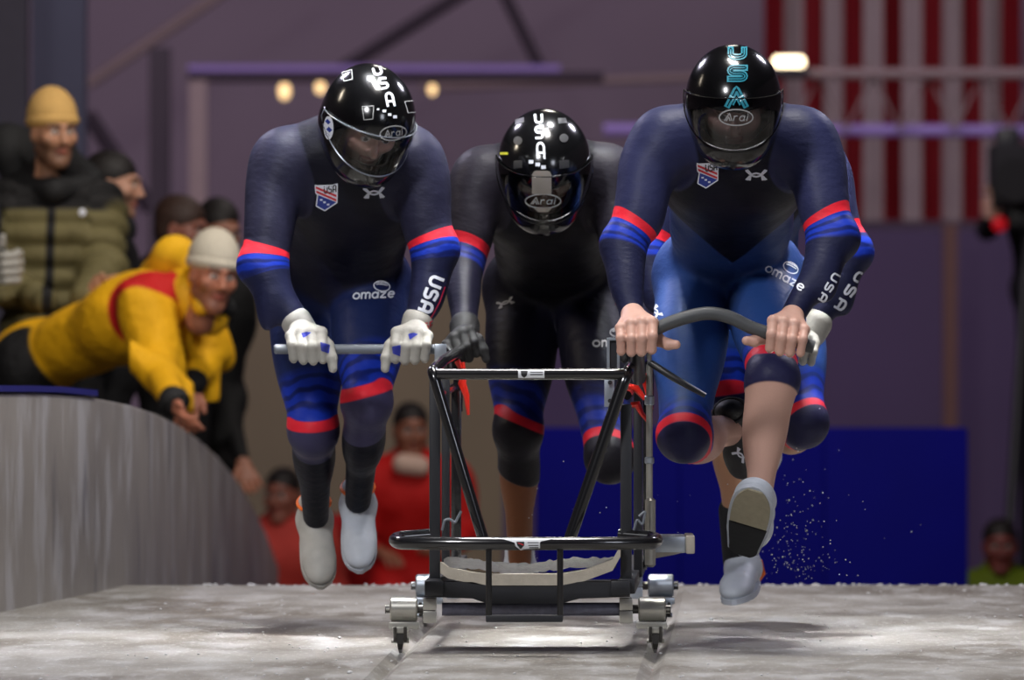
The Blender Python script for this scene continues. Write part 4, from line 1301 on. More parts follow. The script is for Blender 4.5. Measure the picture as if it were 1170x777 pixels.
# -- the athlete in the middle behind the sled, head down
J = dict(pel=p(632, 330, 27.55), chest=p(630, 235, 27.15), neck=p(624, 175, 26.98), head=p(622, 192, 26.82),
         shL=p(549, 205, 27.02), elL=p(529, 300, 26.92), wrL=p(531, 378, 26.72), shR=p(697, 202, 27.02), elR=p(716, 298, 26.92), wrR=p(730, 380, 26.72),
         hpL=p(598, 335, 27.55), knL=p(592, 492, 27.30), anL=p(594, 640, 27.50), hpR=p(672, 335, 27.52), knR=p(697, 524, 27.10), anR=p(692, 500, 27.56))
o = dict(bulk=1.0, arm=.95, leg=1.0, hipr=.112, atiltL=(-.10, 0), ltiltL=(-.08, 0), ltiltR=(-.05, 0), lfrontR=True, wrist=.036, cut=1.36)
P = dict(col=cols(dark=(12, 11, 18), side=(14, 13, 22), thigh=(13, 12, 24), thigh2=(13, 12, 26), sleeve=(36, 33, 42), fore=(26, 25, 42), knee=(22, 20, 26), shin=SKIN3, blue=(24, 42, 130), red=(190, 30, 44)), bare=True, arm=(.74, .88, 1.1), leg=(.72, .91, .965, 1.36), voff=.20, yoke=-.03)
MA = athlete('athlete in the middle behind the sled, black helmet bowed so its crown shows, black gloves', J, o, P, (0, 47, 0), M_visor_smoke, SKIN3)
gm = glove(MA, hand_grip(p(527, 398, 26.66), (.55, .2, .3), (0, -1, .1), (-.3, .1, 1), p(531, 380, 26.72), 1.1, fr=.0122, thumb='down'), J['wrL'], J['elL'], M_glove_black)
gm2 = glove(MA, hand_grip(p(742, 398, 26.66), (-.55, .2, .3), (0, -1, .1), (.3, .1, 1), p(731, 382, 26.72), 1.1, fr=.0122, thumb='down'), J['wrR'], J['elR'], M_glove_black)
shoe(MA.root, p(593, 660, 27.62), p(600, 712, 27.40), p(594, 620, 27.5), M_shoe_white, None, None)
shoe(MA.root, p(694, 470, 27.62), p(694, 540, 27.66), p(692, 500, 27.4), M_shoe_white, None, None)

# -- the fourth athlete, almost hidden behind the first
J = dict(pel=p(846, 330, 26.98), chest=p(846, 220, 26.62), neck=p(846, 160, 26.48), head=p(842, 150, 26.27),
         shL=p(768, 180, 26.46), elL=p(738, 290, 26.36), wrL=p(770, 364, 26.28), shR=p(926, 178, 26.46), elR=p(974, 288, 26.36), wrR=p(930, 376, 26.28),
         hpL=p(806, 335, 26.98), knL=p(832, 470, 26.70), anL=p(843, 612, 26.95), hpR=p(892, 335, 26.96), knR=p(918, 484, 26.60), anR=p(880, 500, 27.05))
o = dict(bulk=.97, arm=.98, leg=.97, hipr=.105, atiltL=(-.10, 0), atiltR=(.10, 0), ltiltR=(.08, 0), lfrontR=True, lshiftL=.09, wrist=.032, cut=1.10)
P = dict(col=cols(shin=SKIN2, knee=(34, 34, 62)), bare=True, arm=(.76, .89, 1.12), leg=(.74, .95, 1.01, 1.10), voff=.14, yoke=-.03)
FA = athlete('athlete hidden behind the front right runner, only arms and legs showing, white gloves', J, o, P, (0, 40, 0), M_visor_smoke, SKIN2)
gf = glove(FA, hand_grip(p(915, 399, 26.22), (-1, .1, .35), (0, -1, .1), (.2, .1, 1), p(926, 385, 26.28), 1.02), J['wrR'], J['elR'], M_glove)
gf2 = glove(FA, hand_grip(p(776, 388, 26.22), (1, .1, .1), (0, -1, .1), (-.2, .1, 1), p(771, 370, 26.28), 1.0), J['wrL'], J['elL'], M_glove)
sock(FA.root, p(842, 584, 26.90), p(846, 640, 26.97), .052, .050)
sf, tw = shoe(FA.root, p(856, 664, 27.02), p(839, 690, 26.76), p(848, 600, 27.02), M_shoe_white, None, None, 1.05)
part('heel_tab', lambda bm: tube(bm, [p(868, 640, 26.99), p(869, 655, 27.0), p(862, 668, 26.96)], [.008, .015, .008], 8), M_orange, sf)
shoe(FA.root, p(876, 468, 27.12), p(872, 545, 27.12), p(880, 500, 26.9), M_shoe_white, None, None)
# ------------------------------------------------------------------ printed marks on suits, helmets, gloves
bpy.context.view_layer.update()
M_turq = mat('print_turquoise', (26, 128, 148), .4, vary=0)
M_logo_grey = mat('print_grey', (150, 150, 150), .5, vary=0)
M_tab = mat('tab_grey', (132, 126, 118), .5, vary=.08)
M_vent = mat('vent_grey', (46, 46, 48), .45, vary=.1)
M_print_yellow = mat('print_yellow', (190, 190, 50), .5, vary=0)
M_pink = mat('print_pink', (200, 30, 70), .5, vary=0)
BV = {}
def surf(*obs):
    k = tuple(o.name for o in obs)
    if k not in BV: BV[k] = bvh_of(obs)
    return BV[k]
def oval_logo(fg, cx, cy, rx, ry, rot, parent):
    b = surf(fg.helmet, fg.visor); c, s = math.cos(math.radians(rot)), math.sin(math.radians(rot))
    T = lambda x, y: (cx + x * c - y * s, cy + x * s + y * c)
    pr = Print(b, .0016)
    pr.stroke([T(*q) for q in arc(0, 0, rx, ry, 0, 360, 28)[:-1]], 1.5, True)
    w = rx * .34; gx = -rx * .70
    for ch, k in (('V', 1.35), ('r', .9), ('a', 1.05), ('i', .5)):
        for st in GLYPH[ch]:
            pr.stroke([T(gx + (q[0] * k + q[1] * .25) * w, ry * .42 - q[1] * ry * .95) for q in st], 1.15)
        gx += w * (k + .12)
    return pr.done('oval_logo', M_logo_grey, parent)
def crest(fg, x0, y0, x1, y1):
    b = surf(fg.body); T = lambda x, y: (x0 + (x - 195) / 255 * (x1 - x0), y0 + (y - 185) / 315 * (y1 - y0))
    k = (x1 - x0) / 25.0
    out = [(197, 206), (288, 240), (445, 192), (440, 402), (305, 492), (210, 440), (226, 318), (204, 292)]
    pr = Print(b, .0012); pr.fill([T(*q) for q in [(226, 318), (440, 400), (305, 490), (212, 440)]]); o = pr.done('crest', M_print_blue, fg.body)
    pr = Print(b, .0012); pr.fill([T(*q) for q in [(197, 206), (288, 240), (445, 192), (440, 402), (226, 318), (204, 292)]], .7); pr.done('crest', M_print_white, fg.body)
    pr = Print(b, .0018)
    for a, c in (((200, 232), (436, 330)), ((206, 278), (436, 378))): pr.stroke([T(*a), T(*c)], 2.4 * k)
    pr.done('crest_stripe', M_print_red, fg.body)
    pr = Print(b, .0022)
    letters(pr, 'USA', T(296, 300), tuple(Vector(T(336, 294)) - Vector(T(296, 300))), (0, T(0, 225)[1] - T(0, 300)[1]), 1.3 * k, 1.22); pr.done('crest_print', M_print_black, fg.body)
    pr = Print(b, .0022); pr.stroke([T(*q) for q in out], 1.3 * k, True)
    for q in ((265, 372), (302, 398), (342, 424)): pr.stroke([T(q[0] - 8, q[1]), T(q[0] + 8, q[1])], 2.0 * k)
    pr.done('crest_outline', M_print_white, fg.body)
def emblem(target, org, xa, ya, m=None, parent=None, k=1.0):
    """two crossed arcs"""
    b = surf(target); pr = Print(b, .0016); w = Vector(ya).length
    P_ = lambda pts: placed(org, xa, ya, pts)
    pr.stroke(P_([(.06, .14), (.2, .40), (.36, .60), (.5, .66), (.64, .60), (.8, .40), (.94, .14)]), w * .15 * k)
    pr.stroke(P_([(.10, .92), (.24, .60), (.36, .40), (.5, .34), (.64, .40), (.76, .60), (.90, .92)]), w * .15 * k)
    for q in ([(0, .08), (.14, .0), (.34, .44), (.2, .46)], [(1, .08), (.86, .0), (.66, .44), (.8, .46)], [(.0, .92), (.26, 1.0), (.30, .56), (.2, .52)], [(1, .92), (.74, 1.0), (.70, .56), (.8, .52)]):
        pr.fill(P_(q), .8)
    return pr.done('emblem', m or M_print_white, parent or target)
def sponsor(fg, org, xa, ya, ring, ringax, n=5):
    b = surf(fg.body); pr = Print(b, .0014)
    x = 0.0; o, xa, ya = Vector(org), Vector(xa), Vector(ya)
    for ch, k in (('o', 1), ('m', 1.25), ('a', 1), ('z', .9), ('e', 1)):
        for st in GLYPH[ch]: pr.stroke([tuple(o + xa * (x + q[0] * k) + ya * q[1]) for q in st], 1.9)
        x += k + .16
    c, u, v = Vector(ring), Vector(ringax[0]), Vector(ringax[1])
    pr.stroke([tuple(c + u * math.cos(t) + v * math.sin(t)) for t in [2 * math.pi * i / 20 for i in range(20)]], 1.3, True)
    for h in (-.5, -.15): pr.stroke([tuple(c + u * s_ + v * (h - .22 * (1 - s_ * s_))) for s_ in (-.7, -.35, 0, .35, .7)], 1.2)
    pr.done('lettering', M_logo_grey if fg is MA else M_print_white, fg.body)
def word(target, w_, org, xa, ya, width, m=None, adv=1.25, parent=None, lift=.0016, targets=None):
    pr = Print(surf(*(targets or (target,))), lift); letters(pr, w_, org, xa, ya, width, adv); return pr.done('lettering', m or M_print_white, parent or target)

# front athlete
hv = (R1.helmet, R1.visor)
pr = Print(surf(*hv), .0018); thin = []
U = placed((831, 67), (23, 0), (0, -11), [(.17, 1), (.17, .42)] + arc(.5, .42, .33, .30, 180, 360) + [(.83, .42), (.83, 1)])
S_ = placed((831, 92.5), (23, 0), (0, -17), [(.92, .86)] + arc(.36, .68, .22, .19, 90, 270) + arc(.64, .31, .22, .19, 90, -90) + [(.08, .12)])
A1 = placed((828, 121), (27, 0), (0, -24), [(.12, 0), (.5, .82), (.88, 0)])
for q in (U, S_): pr.stroke(q, 7.0)
pr.stroke(A1, 6.5); pr.stroke(placed((828, 121), (27, 0), (0, -24), [(.36, .06), (.5, .36), (.64, .06)]), 2.0)
pr.done('lettering', M_turq, R1.helmet)
pr = Print(surf(*hv), .0026)
for q in (U, S_):
    for d in (-1.25, 1.25): pr.stroke(q, .9, off=d)
pr.stroke(A1, 1.0)
pr.done('lettering_lines', M_shell, R1.helmet)
oval_logo(R1, 841, 134, 19, 9, 0, R1.helmet)
crest(R1, 796, 184, 821, 215)
emblem(R1.body, (851, 193), (26, 0), (0, 13))
emblem(R1.body, (741, 351), (8, 14), (10, -4))
sponsor(R1, (873, 309), (7.6, 4.2), (4.5, -9.5), (903, 306), ((8, 4), (-2, 5.5)))
word(R1.body, 'USA', (953, 311), (-5.0, 8.4), (6.6, 4.0), 2.2, adv=1.34)
# left athlete
hv = (LA.helmet, LA.visor)
for ch, org, xa, ya in (('U', (427.5, 86.5), (10, -2.6), (-2.4, -7)), ('S', (435, 102), (9.5, -2.2), (-3.6, -11)), ('A', (442, 121.5), (9.5, -.8), (-3, -14.5))):
    word(LA.helmet, ch, org, xa, ya, 2.6, targets=hv, lift=.0018)
pr = Print(surf(*hv), .0018)
for x, y, r in ((432, 125, 2), (439, 127, 3), (445, 131, 3), (451, 133.5, 3.4)): pr.stroke([(x - r * .35, y), (x + r * .35, y)], r)
pr.done('star_dots', M_print_white, LA.helmet)
oval_logo(LA, 449, 152, 15, 8, -8, LA.helmet)
pr = Print(surf(*hv), .0018); pr.fill(arc(376, 146, 5.5, 13.5, 0, 360, 24)[:-1]); pr.done('badge', M_print_white, LA.helmet)
pr = Print(surf(*hv), .0026)
for x, y, r in ((375.5, 139, 4), (377, 148, 4.4), (375, 154, 3)): pr.stroke([(x - 1, y - 1), (x + 1, y + 1)], r)
pr.done('badge_print', M_print_blue, LA.helmet)
pr = Print(surf(*hv), .0014)
for q in ([(391, 83), (402, 80), (403, 91), (393, 93)], [(414, 122), (427, 121), (426, 136), (416, 137)], [(462, 116), (474, 115), (477, 128), (466, 129)]): pr.stroke(q, .9, True)
pr.done('vent_edge', M_logo_grey, LA.helmet)
crest(LA, 360, 209, 386, 241)
emblem(LA.body, (414, 214), (26, -1), (1, 13))
sponsor(LA, (403, 342), (8.2, -.4), (1, -10), (436, 327), ((9, 1), (0, 6)))
word(LA.body, 'USA', (494, 314), (-4.4, 11.2), (12.5, 5.0), 3.6, adv=1.28)
pr = Print(surf(LA.body), .0014); pr.stroke([(508, 328), (502, 345), (494, 360), (488, 368)], 1.3); pr.done('sleeve_piping', M_pink, LA.body)
for g_, polys in ((gl[0], ([(344, 381), (350, 379), (356, 380), (351, 384), (346, 386)], [(366, 391), (377, 394), (376, 404), (367, 401)])),
                  (gr[0], ([(466, 382), (472, 380), (478, 382), (472, 386), (468, 388)], [(448, 396), (458, 394), (457, 407), (449, 404)]))):
    for q in polys:
        pr = Print(surf(g_), .0012); pr.fill(q, .8); pr.done('glove_print', M_glove_blue, g_)
for c_, x in ((gl[1], 333), (gr[1], 478)):
    word(c_, 'USA', (x, 378), (5.2, -1.6), (-1, -6), 1.3, m=M_print_red, lift=.0012)
# middle athlete
hv = (MA.helmet, MA.visor)
for ch, org, xa, ya in (('U', (611, 140.5), (9.5, 0), (-.5, -9)), ('S', (611.5, 158), (9.5, 0), (-.5, -12.5)), ('A', (613.5, 181), (9.5, 0), (-.8, -17.5))):
    word(MA.helmet, ch, org, xa, ya, 2.5, targets=hv, lift=.0018)
pr = Print(surf(*hv), .0018)
for x, y in ((607, 185), (614.5, 188), (621, 191)): pr.stroke([(x - 1.4, y), (x + 1.4, y)], 4)
pr.done('star_dots', M_print_white, MA.helmet)
for q in (arc(592, 161, 5, 5, 0, 360, 18)[:-1], arc(644, 158, 5, 5, 0, 360, 18)[:-1], [(589, 137), (599, 134), (599, 140), (589, 143)], [(637, 135), (646, 135), (648, 141), (638, 142)], [(587, 184), (597, 183), (597, 192), (587, 193)], [(639, 183), (650, 183), (650, 192), (639, 193)]):
    pr = Print(surf(*hv), .0016); pr.fill(q); pr.done('vent', M_vent, MA.helmet)
pr = Print(surf(*hv), .0020); pr.fill([(608, 222), (608, 200), (610, 196), (614, 194.5), (624, 194.5), (628, 196), (630, 200), (630, 222)]); pr.done('visor_tab', M_tab, MA.helmet)
pr = Print(surf(*hv), .0020); pr.fill([(610, 237), (631, 237), (626, 242), (615, 242)]); pr.done('visor_tab', M_tab, MA.helmet)
oval_logo(MA, 620.5, 229.5, 20, 8, 0, MA.helmet)
pr = Print(surf(*hv), .0018); pr.fill([(572, 174), (581, 174), (581, 177), (572, 177)]); pr.done('tick_mark', M_print_yellow, MA.helmet)
emblem(MA.body, (566, 346), (20, -8), (3.5, 8), M_logo_grey)
sponsor(MA, (677, 396), (9, 0), (0, -10), (705, 380), ((8, 0), (0, 5)))
# fourth athlete
word(FA.body, 'USA', (981, 309), (-7.6, 11.4), (8.2, 4.6), 2.8, adv=1.36)
emblem(s1, (835, 518), (14, 12), (8, -8), M_print_white)
# ------------------------------------------------------------------ onlookers behind the ice wall and in the hall
def cloth(name, base, pants=(18, 18, 20), extra=None, rough=.75, crease=.5):
    m = bpy.data.materials.new(name); m.use_nodes = True
    g = NG(m); b = g.n['Principled BSDF']
    au, aw, lu, lw, tx, tz = [g.attr(k) for k in ('arm_u', 'arm_w', 'leg_u', 'leg_w', 'tor_x', 'tor_z')]
    c = lin(base)
    n = g.noise(7, 3, g.coords())
    c = g.mix(n, tuple(v * .8 for v in c[:3]) + (1,), tuple(min(1, v * 1.15) for v in c[:3]) + (1,))
    if extra: c = extra(g, c, au, aw, tx, tz)
    c = g.mix(g.step(lw, -.004, .01), c, lin(pants))
    g.l.new(c, b.inputs['Base Color']); b.inputs['Roughness'].default_value = rough
    b.inputs['Specular IOR Level'].default_value = .3
    g.l.new(g.bump(g.noise(11, 4, g.coords()), crease, .03), b.inputs['Normal'])
    return m
HAIR = np.eye(3)
def hair_part(root, J, R, m, cap=(0, -.030, .048), rad=(.084, .102, .086), fringe=.085, s=1.0, low=-.03):
    ch = [(ell(cap, HAIR, rad), .01), (ell((0, -.06, -.02), HAIR, (.076, .060, .07)), .03), (rbox((0, fringe + .10, -.03), HAIR, (.2, .10, .095), .02), -.02), (rbox((0, 0, low - .15), HAIR, (.2, .3, .10), .01), -.02)]
    V, Q = sdf_mesh(ch, .006)
    nn = np.sin(V[:, 0:1] * 160) * np.sin(V[:, 2:3] * 90 + V[:, 1:2] * 70) * .002
    return link('hair', np_mesh('hair', v3(J['head']) + ((V * (1 + nn)) @ R) * s, Q), m, root)
def beanie(root, J, R, m, s=1.0, cuff=True):
    ch = [(ell((0, -.022, .060), HAIR, (.092, .113, .090)), .02), (ell((0, -.028, .105), HAIR, (.070, .082, .072)), .04), (rbox((0, 0, -.08), HAIR, (.3, .3, .105), .01), -.01)]
    ca, sa = math.cos(.14), math.sin(.14)
    tilt = np.array([[1, 0, 0], [0, ca, sa], [0, -sa, ca]])
    V, Q = sdf_mesh(ch, .0045)
    ang = np.arctan2(V[:, 0], V[:, 1] + .02); V = V * (1 + .012 * np.abs(np.sin(ang * 22)))[:, None]
    o = link('beanie', np_mesh('beanie', v3(J['head']) + ((V @ tilt) @ R) * s, Q), m, root)
    if cuff:
        V, Q = sdf_mesh([(ell((0, -.018, .046), HAIR, (.099, .118, .046)), .02), (rbox((0, 0, -.05), HAIR, (.3, .3, .067), .01), -.01), (rbox((0, 0, .178), HAIR, (.3, .3, .105), .01), -.01)], .0045)
        ang = np.arctan2(V[:, 0], V[:, 1] + .02); V = V * (1 + .012 * np.abs(np.sin(ang * 22)))[:, None]
        link('brim', np_mesh('brim', v3(J['head']) + ((V @ tilt) @ R) * s, Q), m, o)
    return o
def onlooker(label, J, o, m, yaw, pitch, roll, skin, hands=(), beard=.0, hair=(36, 26, 22), quilt=0.0, h=.013, group='onlookers behind the ice wall', cat='person'):
    root = empty('person'); tag(root, label, cat, group)
    R = helmet_R(yaw, pitch, roll)
    body, fr = make_body(root, J, o, m, h, dict(R=R, h=.0045, hair=hair, beard=beard, s=o.get('hs', 1.0)), hands, skin, quilt=quilt)
    return root, R
M_hair_dark = mat('hair_dark', (24, 18, 17), .6, vary=.3, vscale=60, bump=.6, bscale=160)
M_hair_brown = mat('hair_brown', (58, 38, 30), .6, vary=.3, vscale=60, bump=.6, bscale=160)
M_ochre = mat('ochre_knit', (206, 164, 96), .85, vary=.15, vscale=60, bump=.5, bscale=150)
M_cream = mat('cream_knit', (198, 190, 172), .85, vary=.12, vscale=60, bump=.5, bscale=150)
M_black_cloth = mat('black_cloth', (16, 16, 18), .8, vary=.2)

# man in the ochre beanie and olive puffer
D = 36.0
J = dict(pel=p(62, 400, D), chest=p(60, 280, D), neck=p(62, 205, D), head=p(62, 152, D - .12), shL=p(14, 235, D), elL=p(-8, 318, D - .1), wrL=p(48, 342, D - .32),
         shR=p(108, 238, D), elR=p(122, 308, D - .15), wrR=p(96, 338, D - .5), hpL=p(38, 405, D), knL=p(36, 525, D - .05), anL=p(36, 630, D), hpR=p(86, 405, D), knR=p(88, 525, D - .05), anR=p(88, 630, D))
def yoke(g, c, au, aw, tx, tz):
    c = g.mix(g.math('MULTIPLY', g.step(tz, .13, .012), g.math('SUBTRACT', 1.0, g.step(aw, .03, .01))), c, lin((24, 23, 24)))
    c = g.mix(g.math('MULTIPLY', g.band(tx, -.016, .016, .003), g.step(aw, 0, .01) if False else 1.0), c, lin((24, 23, 24)))
    return c
r, R = onlooker('bearded man in ochre knit beanie and olive puffer jacket behind the ice wall', J, dict(bulk=1.22, arm=1.35, wrist=.05), cloth('olive_puffer', (104, 96, 62), extra=yoke), 24, 6, 0, (190, 140, 110),
                hands=(hand_open(p(98, 338, D - .5), p(128, 326, D - .62), (0, 0, 1)),), beard=.55, quilt=.020, h=.010)
beanie(r, J, R, M_ochre)
sdf_obj('hood', [(cone(p(22, 208, D + .12), p(8, 165, D + .2), .06, .07), .06), (cone(p(8, 165, D + .2), p(60, 175, D + .28), .07, .08), .06), (cone(p(60, 175, D + .28), p(104, 205, D + .1), .07, .05), .06),
                 (cone(p(24, 210, D - .02), p(62, 218, D - .14), .045, .04), .05), (cone(p(62, 218, D - .14), p(104, 212, D - .02), .04, .045), .05)], .012, M_black_cloth, r)
bm = bmesh.new(); c_ = p(94, 243, D - .235); bmesh.ops.create_uvsphere(bm, u_segments=14, v_segments=8, radius=.014, matrix=Matrix.Translation(c_) @ Matrix.Diagonal((1, .4, 1.1, 1))); obj('badge', bm, M_print_white, r)

# dark-haired man in profile
D = 37.2
J = dict(pel=p(118, 420, D), chest=p(116, 318, D), neck=p(118, 250, D), head=p(132, 212, D), shL=p(108, 282, D + .2), elL=p(108, 350, D + .25), wrL=p(116, 410, D + .1),
         shR=p(122, 284, D - .2), elR=p(118, 352, D - .28), wrR=p(132, 405, D - .3), hpL=p(116, 425, D + .1), knL=p(118, 525, D + .1), anL=p(116, 618, D + .1), hpR=p(120, 425, D - .1), knR=p(122, 525, D - .1), anR=p(120, 618, D - .1))
r, R = onlooker('dark-haired bearded man in black jacket in profile beside the ochre beanie man', J, dict(bulk=1.1, arm=1.15), cloth('black_jacket', (26, 25, 27)), 78, 8, 0, (196, 146, 120), beard=.45, hair=(44, 32, 28))
hair_part(r, J, R, M_hair_dark, rad=(.084, .106, .088), fringe=.092)
sdf_obj('collar', [(cone(p(112, 258, D + .06), p(136, 262, D - .04), .075, .07), .05)], .012, M_black_cloth, r)

# man in yellow leaning over the wall
D = 35.0
J = dict(pel=p(40, 412, D + .55), chest=p(160, 362, D + .05), neck=p(220, 332, D - .12), head=p(244, 316, D - .3), shL=p(170, 348, D - .18), elL=p(178, 418, D - .42), wrL=p(200, 462, D - 1.35 + .45),
         shR=p(212, 356, D + .18), elR=p(238, 398, D + .05), wrR=p(220, 440, D - .15), hpL=p(28, 422, D + .35), knL=p(20, 540, D + .5), anL=p(0, 640, D + .7), hpR=p(36, 420, D + .7), knR=p(44, 540, D + .8), anR=p(20, 640, D + 1.0))
def shoulder_red(g, c, au, aw, tx, tz):
    f = g.math('MULTIPLY', g.step(aw, -.035, .004), g.math('SUBTRACT', 1.0, g.step(au, .20, .015)))
    c = g.mix(f, c, lin((186, 26, 26)))
    return g.mix(g.math('MULTIPLY', g.step(aw, 0, .004), g.step(au, 1.86, .02)), c, lin((20, 20, 22)))
r, R = onlooker('man in yellow jacket with red shoulders and cream beanie leaning over the ice wall', J, dict(bulk=1.18, arm=1.38, wrist=.048), cloth('yellow_jacket', (226, 168, 12), extra=shoulder_red, crease=.8), 22, 10, -8, (186, 122, 96),
                hands=(hand_open(p(200, 462, D - .9), p(214, 486, D - 1.0), (0, -1, 0)), hand_open(p(220, 440, D - .15), p(214, 470, D - .2), (1, 0, 0))), beard=.35, h=.010)
beanie(r, J, R, M_cream)
M_yellow_hood = mat('yellow_hood', (232, 176, 20), .7, vary=.15, bump=.5, bscale=20)
sdf_obj('hood', [(cone(p(176, 312, D + .15), p(200, 296, D + .02), .055, .075), .06), (cone(p(200, 296, D + .02), p(222, 306, D - .10), .075, .06), .06), (cone(p(222, 306, D - .1), p(230, 350, D - .32), .055, .035), .06)], .011, M_yellow_hood, r)
sdf_obj('collar', [(cone(p(232, 346, D - .30), p(258, 352, D - .20), .040, .040), .04)], .01, M_black_cloth, r)
sdf_obj('collar', [(cone(p(216, 338, D - .18), p(240, 362, D - .20), .085, .070), .05)], .011, M_yellow_hood, r)
part('wrist_band', lambda bm: tube(bm, [p(196, 455, D - .88), p(201, 464, D - .9)], .058, 16), M_black_cloth, r)

# people further behind
D = 38.5
J = dict(pel=p(200, 430, D), chest=p(200, 345, D), neck=p(202, 292, D), head=p(210, 262, D), shL=p(180, 315, D), elL=p(172, 375, D), wrL=p(178, 420, D - .1),
         shR=p(222, 318, D - .1), elR=p(228, 375, D), wrR=p(225, 420, D - .1), hpL=p(190, 435, D), knL=p(190, 535, D), anL=p(190, 612, D), hpR=p(212, 435, D), knR=p(214, 535, D), anR=p(212, 612, D))
r, R = onlooker('brown-haired person half hidden behind the yellow jacket man', J, dict(bulk=.95), cloth('brown_coat', (48, 34, 32)), 66, 14, 0, (150, 92, 74), hair=(60, 40, 32))
hair_part(r, J, R, M_hair_brown, rad=(.086, .108, .088), fringe=.075, low=-.07)
D = 39.7
J = dict(pel=p(232, 455, D + .2), chest=p(238, 365, D), neck=p(244, 300, D), head=p(251, 264, D - .1), shL=p(212, 335, D), elL=p(208, 400, D), wrL=p(214, 440, D - .1),
         shR=p(262, 345, D - .05), elR=p(256, 455, D - .1), wrR=p(277, 527, D - .3), hpL=p(220, 460, D + .2), knL=p(222, 540, D), anL=p(222, 594, D + .1), hpR=p(244, 460, D + .2), knR=p(250, 540, D), anR=p(246, 594, D + .1))
r, R = onlooker('dark-haired person in long black coat reaching down behind the cream beanie man', J, dict(bulk=1.02, arm=1.2, hipr=.12), cloth('black_coat', (15, 15, 16)), 30, 20, 0, (170, 116, 92),
                hands=(hand_open(p(277, 527, D - .3), p(288, 556, D - .36), (-1, 0, 0)),))
hair_part(r, J, R, M_hair_dark, fringe=.085)
D = 35.8
J = dict(pel=p(-72, 420, D), chest=p(-72, 300, D), neck=p(-70, 225, D), head=p(-68, 170, D - .1), shL=p(-118, 245, D), elL=p(-128, 330, D), wrL=p(-120, 400, D - .1),
         shR=p(-28, 248, D), elR=p(-34, 322, D - .15), wrR=p(-6, 304, D - .45), hpL=p(-96, 425, D), knL=p(-96, 530, D), anL=p(-96, 632, D), hpR=p(-48, 425, D), knR=p(-48, 530, D), anR=p(-48, 632, D))
r, R = onlooker('dark sleeved person at the left edge whose white glove shows', J, dict(bulk=1.1, arm=1.1), cloth('navy_jacket', (26, 28, 44)), 40, 10, 0, (180, 130, 106), cat='person')
hair_part(r, J, R, M_hair_dark)
V, Q = hand_mesh(hand_grip(p(6, 306, D - .5), (0, 0, 1), (.8, -.6, 0), (.6, .8, .1), p(-6, 304, D - .45), 1.3, fr=.013)); link('glove', np_mesh('glove', V, Q), M_glove, r)

# people sitting low in the hall beyond the crest
def sitter(px, py, D, label, jacket, skin, yaw, hairm, group=None, pants=(20, 20, 24), sc=1.0, vest=None):
    s = FPX / D * sc
    h0 = p(px, py, D); H = h0.z + 1.12                    # head height over the ankles
    q = lambda x, z, d=0: Vector((h0.x + x, D + d, h0.z - z))
    zp = min(.74, H - .12); zk = H - .46 if H < 1.2 else (zp + H) / 2 - .02
    fk = -.36 if H < 1.2 else -.16
    J = dict(head=q(0, 0, -.06), neck=q(0, .16), chest=q(0, .34, .02), pel=q(0, zp - .04, .10), shL=q(-.19, .23), elL=q(-.27, .48, -.05), wrL=q(-.15, .56, -.32), shR=q(.19, .23), elR=q(.27, .48, -.05), wrR=q(.15, .56, -.32),
             hpL=q(-.10, zp, .08), knL=q(-.17, zk, fk), anL=q(-.16, H, fk + .14), hpR=q(.10, zp, .08), knR=q(.17, zk, fk), anR=q(.16, H, fk + .14))
    r, R = onlooker(label, J, dict(bulk=1.12, arm=1.2), cloth('jacket', jacket, pants, extra=vest), yaw, 8, 0, skin, hands=(hand_open(J['wrL'], J['wrL'] + Vector((.06, -.1, -.02)), (1, 0, 0)), hand_open(J['wrR'], J['wrR'] + Vector((-.06, -.1, -.02)), (-1, 0, 0))), group=group, h=.014)
    hair_part(r, J, R, hairm)
    return r, J
r, J = sitter(470, 492, 45, 'crouching person in bright red jacket with pale scarf between left athlete and sled', (188, 20, 18), (150, 96, 74), 10, M_hair_dark, pants=(190, 24, 24))
sdf_obj('scarf', [(cone(p(460, 530, 44.85), p(480, 533, 44.85), .05, .05), .04)], .014, mat('pale_scarf', (206, 176, 160), .8), r)
r, J = sitter(322, 566, 46, 'crouching person in faded red jacket just beyond the end of the ice wall', (196, 66, 58), (150, 92, 76), -20, M_hair_dark, pants=(150, 52, 48))
r, J = sitter(1142, 624, 46, 'dark-haired person in yellow-green vest crouching beyond the crest right of the blue barrier', (96, 114, 16), (132, 66, 62), 0, M_hair_dark)
r, J = sitter(425, 560, 47.5, 'crouching person in dark red coat just right of the left athlete, farther back', (170, 24, 26), (176, 120, 104), -10, M_hair_brown, pants=(60, 16, 18))

# broadcast camera with its operator at the right edge
D = 50
cm = empty('video_camera'); tag(cm, 'black broadcast camera with red tally light at the right edge before the striped flag', 'camera')
bx = lambda x0, y0, x1, y1, d0, d1, b=.02: (lambda bm: box(bm, (p(x0, y1, D).x, D + d0, p(x0, y1, D).z), (p(x1, y0, D).x, D + d1, p(x1, y0, D).z), b))
part('camera_body', bx(1134, 165, 1210, 238, 0, .5), M_black_cloth, cm)
part('viewfinder', bx(1140, 146, 1166, 172, .05, .35), M_satin, cm)
part('lens', lambda bm: tube(bm, [p(1160, 206, D + .1), p(1160, 206, D - .35)], [.09, .10], 20), M_black, cm)
part('lens_hood', lambda bm: tube(bm, [p(1160, 206, D - .3), p(1160, 206, D - .42)], [.105, .115], 20), M_black_cloth, cm)
part('tripod_head', bx(1150, 236, 1200, 262, .1, .4), M_satin, cm)
for x in (1140, 1210, 1178): part('tripod_leg', lambda bm: tube(bm, [p(1176, 258, D + .25), Vector((p(x, 258, D).x, D + (.9 if x == 1178 else -.2), -1.2))], .03, 10), M_satin, cm)
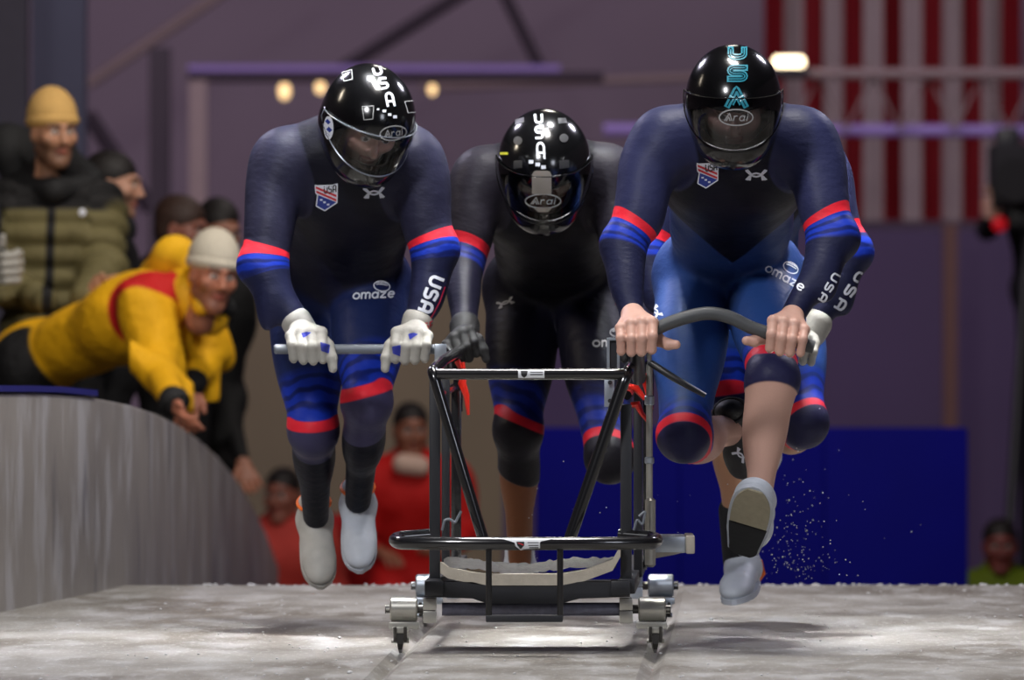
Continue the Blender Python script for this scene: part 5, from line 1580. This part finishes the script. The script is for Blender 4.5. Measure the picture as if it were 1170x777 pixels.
bm = bmesh.new(); bmesh.ops.create_uvsphere(bm, u_segments=14, v_segments=10, radius=.042, matrix=Matrix.Translation(p(1142, 256, D - .1))); obj('tally_light', bm, mat('tally_glow', (170, 10, 22), .4, vary=0, emit=.55), cm)
part('tally_arm', lambda bm: tube(bm, [p(1142, 256, D - .07), p(1152, 244, D + .1)], .014, 8), M_satin, cm)
J = dict(pel=p(1196, 330, D + .75), chest=p(1196, 250, D + .7), neck=p(1196, 190, D + .7), head=p(1194, 158, D + .62), shL=p(1158, 205, D + .7), elL=p(1128, 262, D + .6), wrL=p(1133, 246, D + .2),
         shR=p(1234, 205, D + .7), elR=p(1250, 262, D + .6), wrR=p(1222, 262, D + .3), hpL=p(1182, 335, D + .75), knL=p(1180, 430, D + .7), anL=p(1180, 530, D + .75), hpR=p(1212, 335, D + .75), knR=p(1214, 430, D + .7), anR=p(1214, 530, D + .75))
for k in ('knL', 'anL', 'knR', 'anR'): J[k] = Vector((J[k].x, J[k].y, -.62 if k[0] == 'k' else -1.12))
r, R = onlooker('camera operator in black behind the broadcast camera at the right edge', J, dict(bulk=1.1), cloth('operator_black', (16, 16, 18)), -4, 6, 0, (196, 160, 140), hands=(hand_grip(p(1135, 238, D + .12), (0, 0, 1), (-.3, -1, 0), (1, 0, 0), p(1133, 246, D + .2), 1.2),), group=None, h=.014)
beanie(r, J, R, M_black_cloth)

# ice chips thrown up by the front athlete's spikes
def chips(bm):
    for i in range(260):
        t = rng.random() ** 1.3
        x = rng.normal(905, 34 * (0.5 + t)) ; y = 668 - abs(rng.normal(0, 62)) - 6
        if rng.random() < .18: x, y = rng.uniform(600, 960), rng.uniform(470, 660)
        q = W(x, y, rng.uniform(25.6, 27.6)); r = rng.uniform(.0008, .0021) * (1.8 if rng.random() < .05 else 1)
        bmesh.ops.create_icosphere(bm, subdivisions=1, radius=r, matrix=Matrix.Translation(q))
tag(part('ice_spray', chips, M_snow, None), 'fine spray of ice chips thrown up behind the front right athlete', 'ice', kind='stuff')
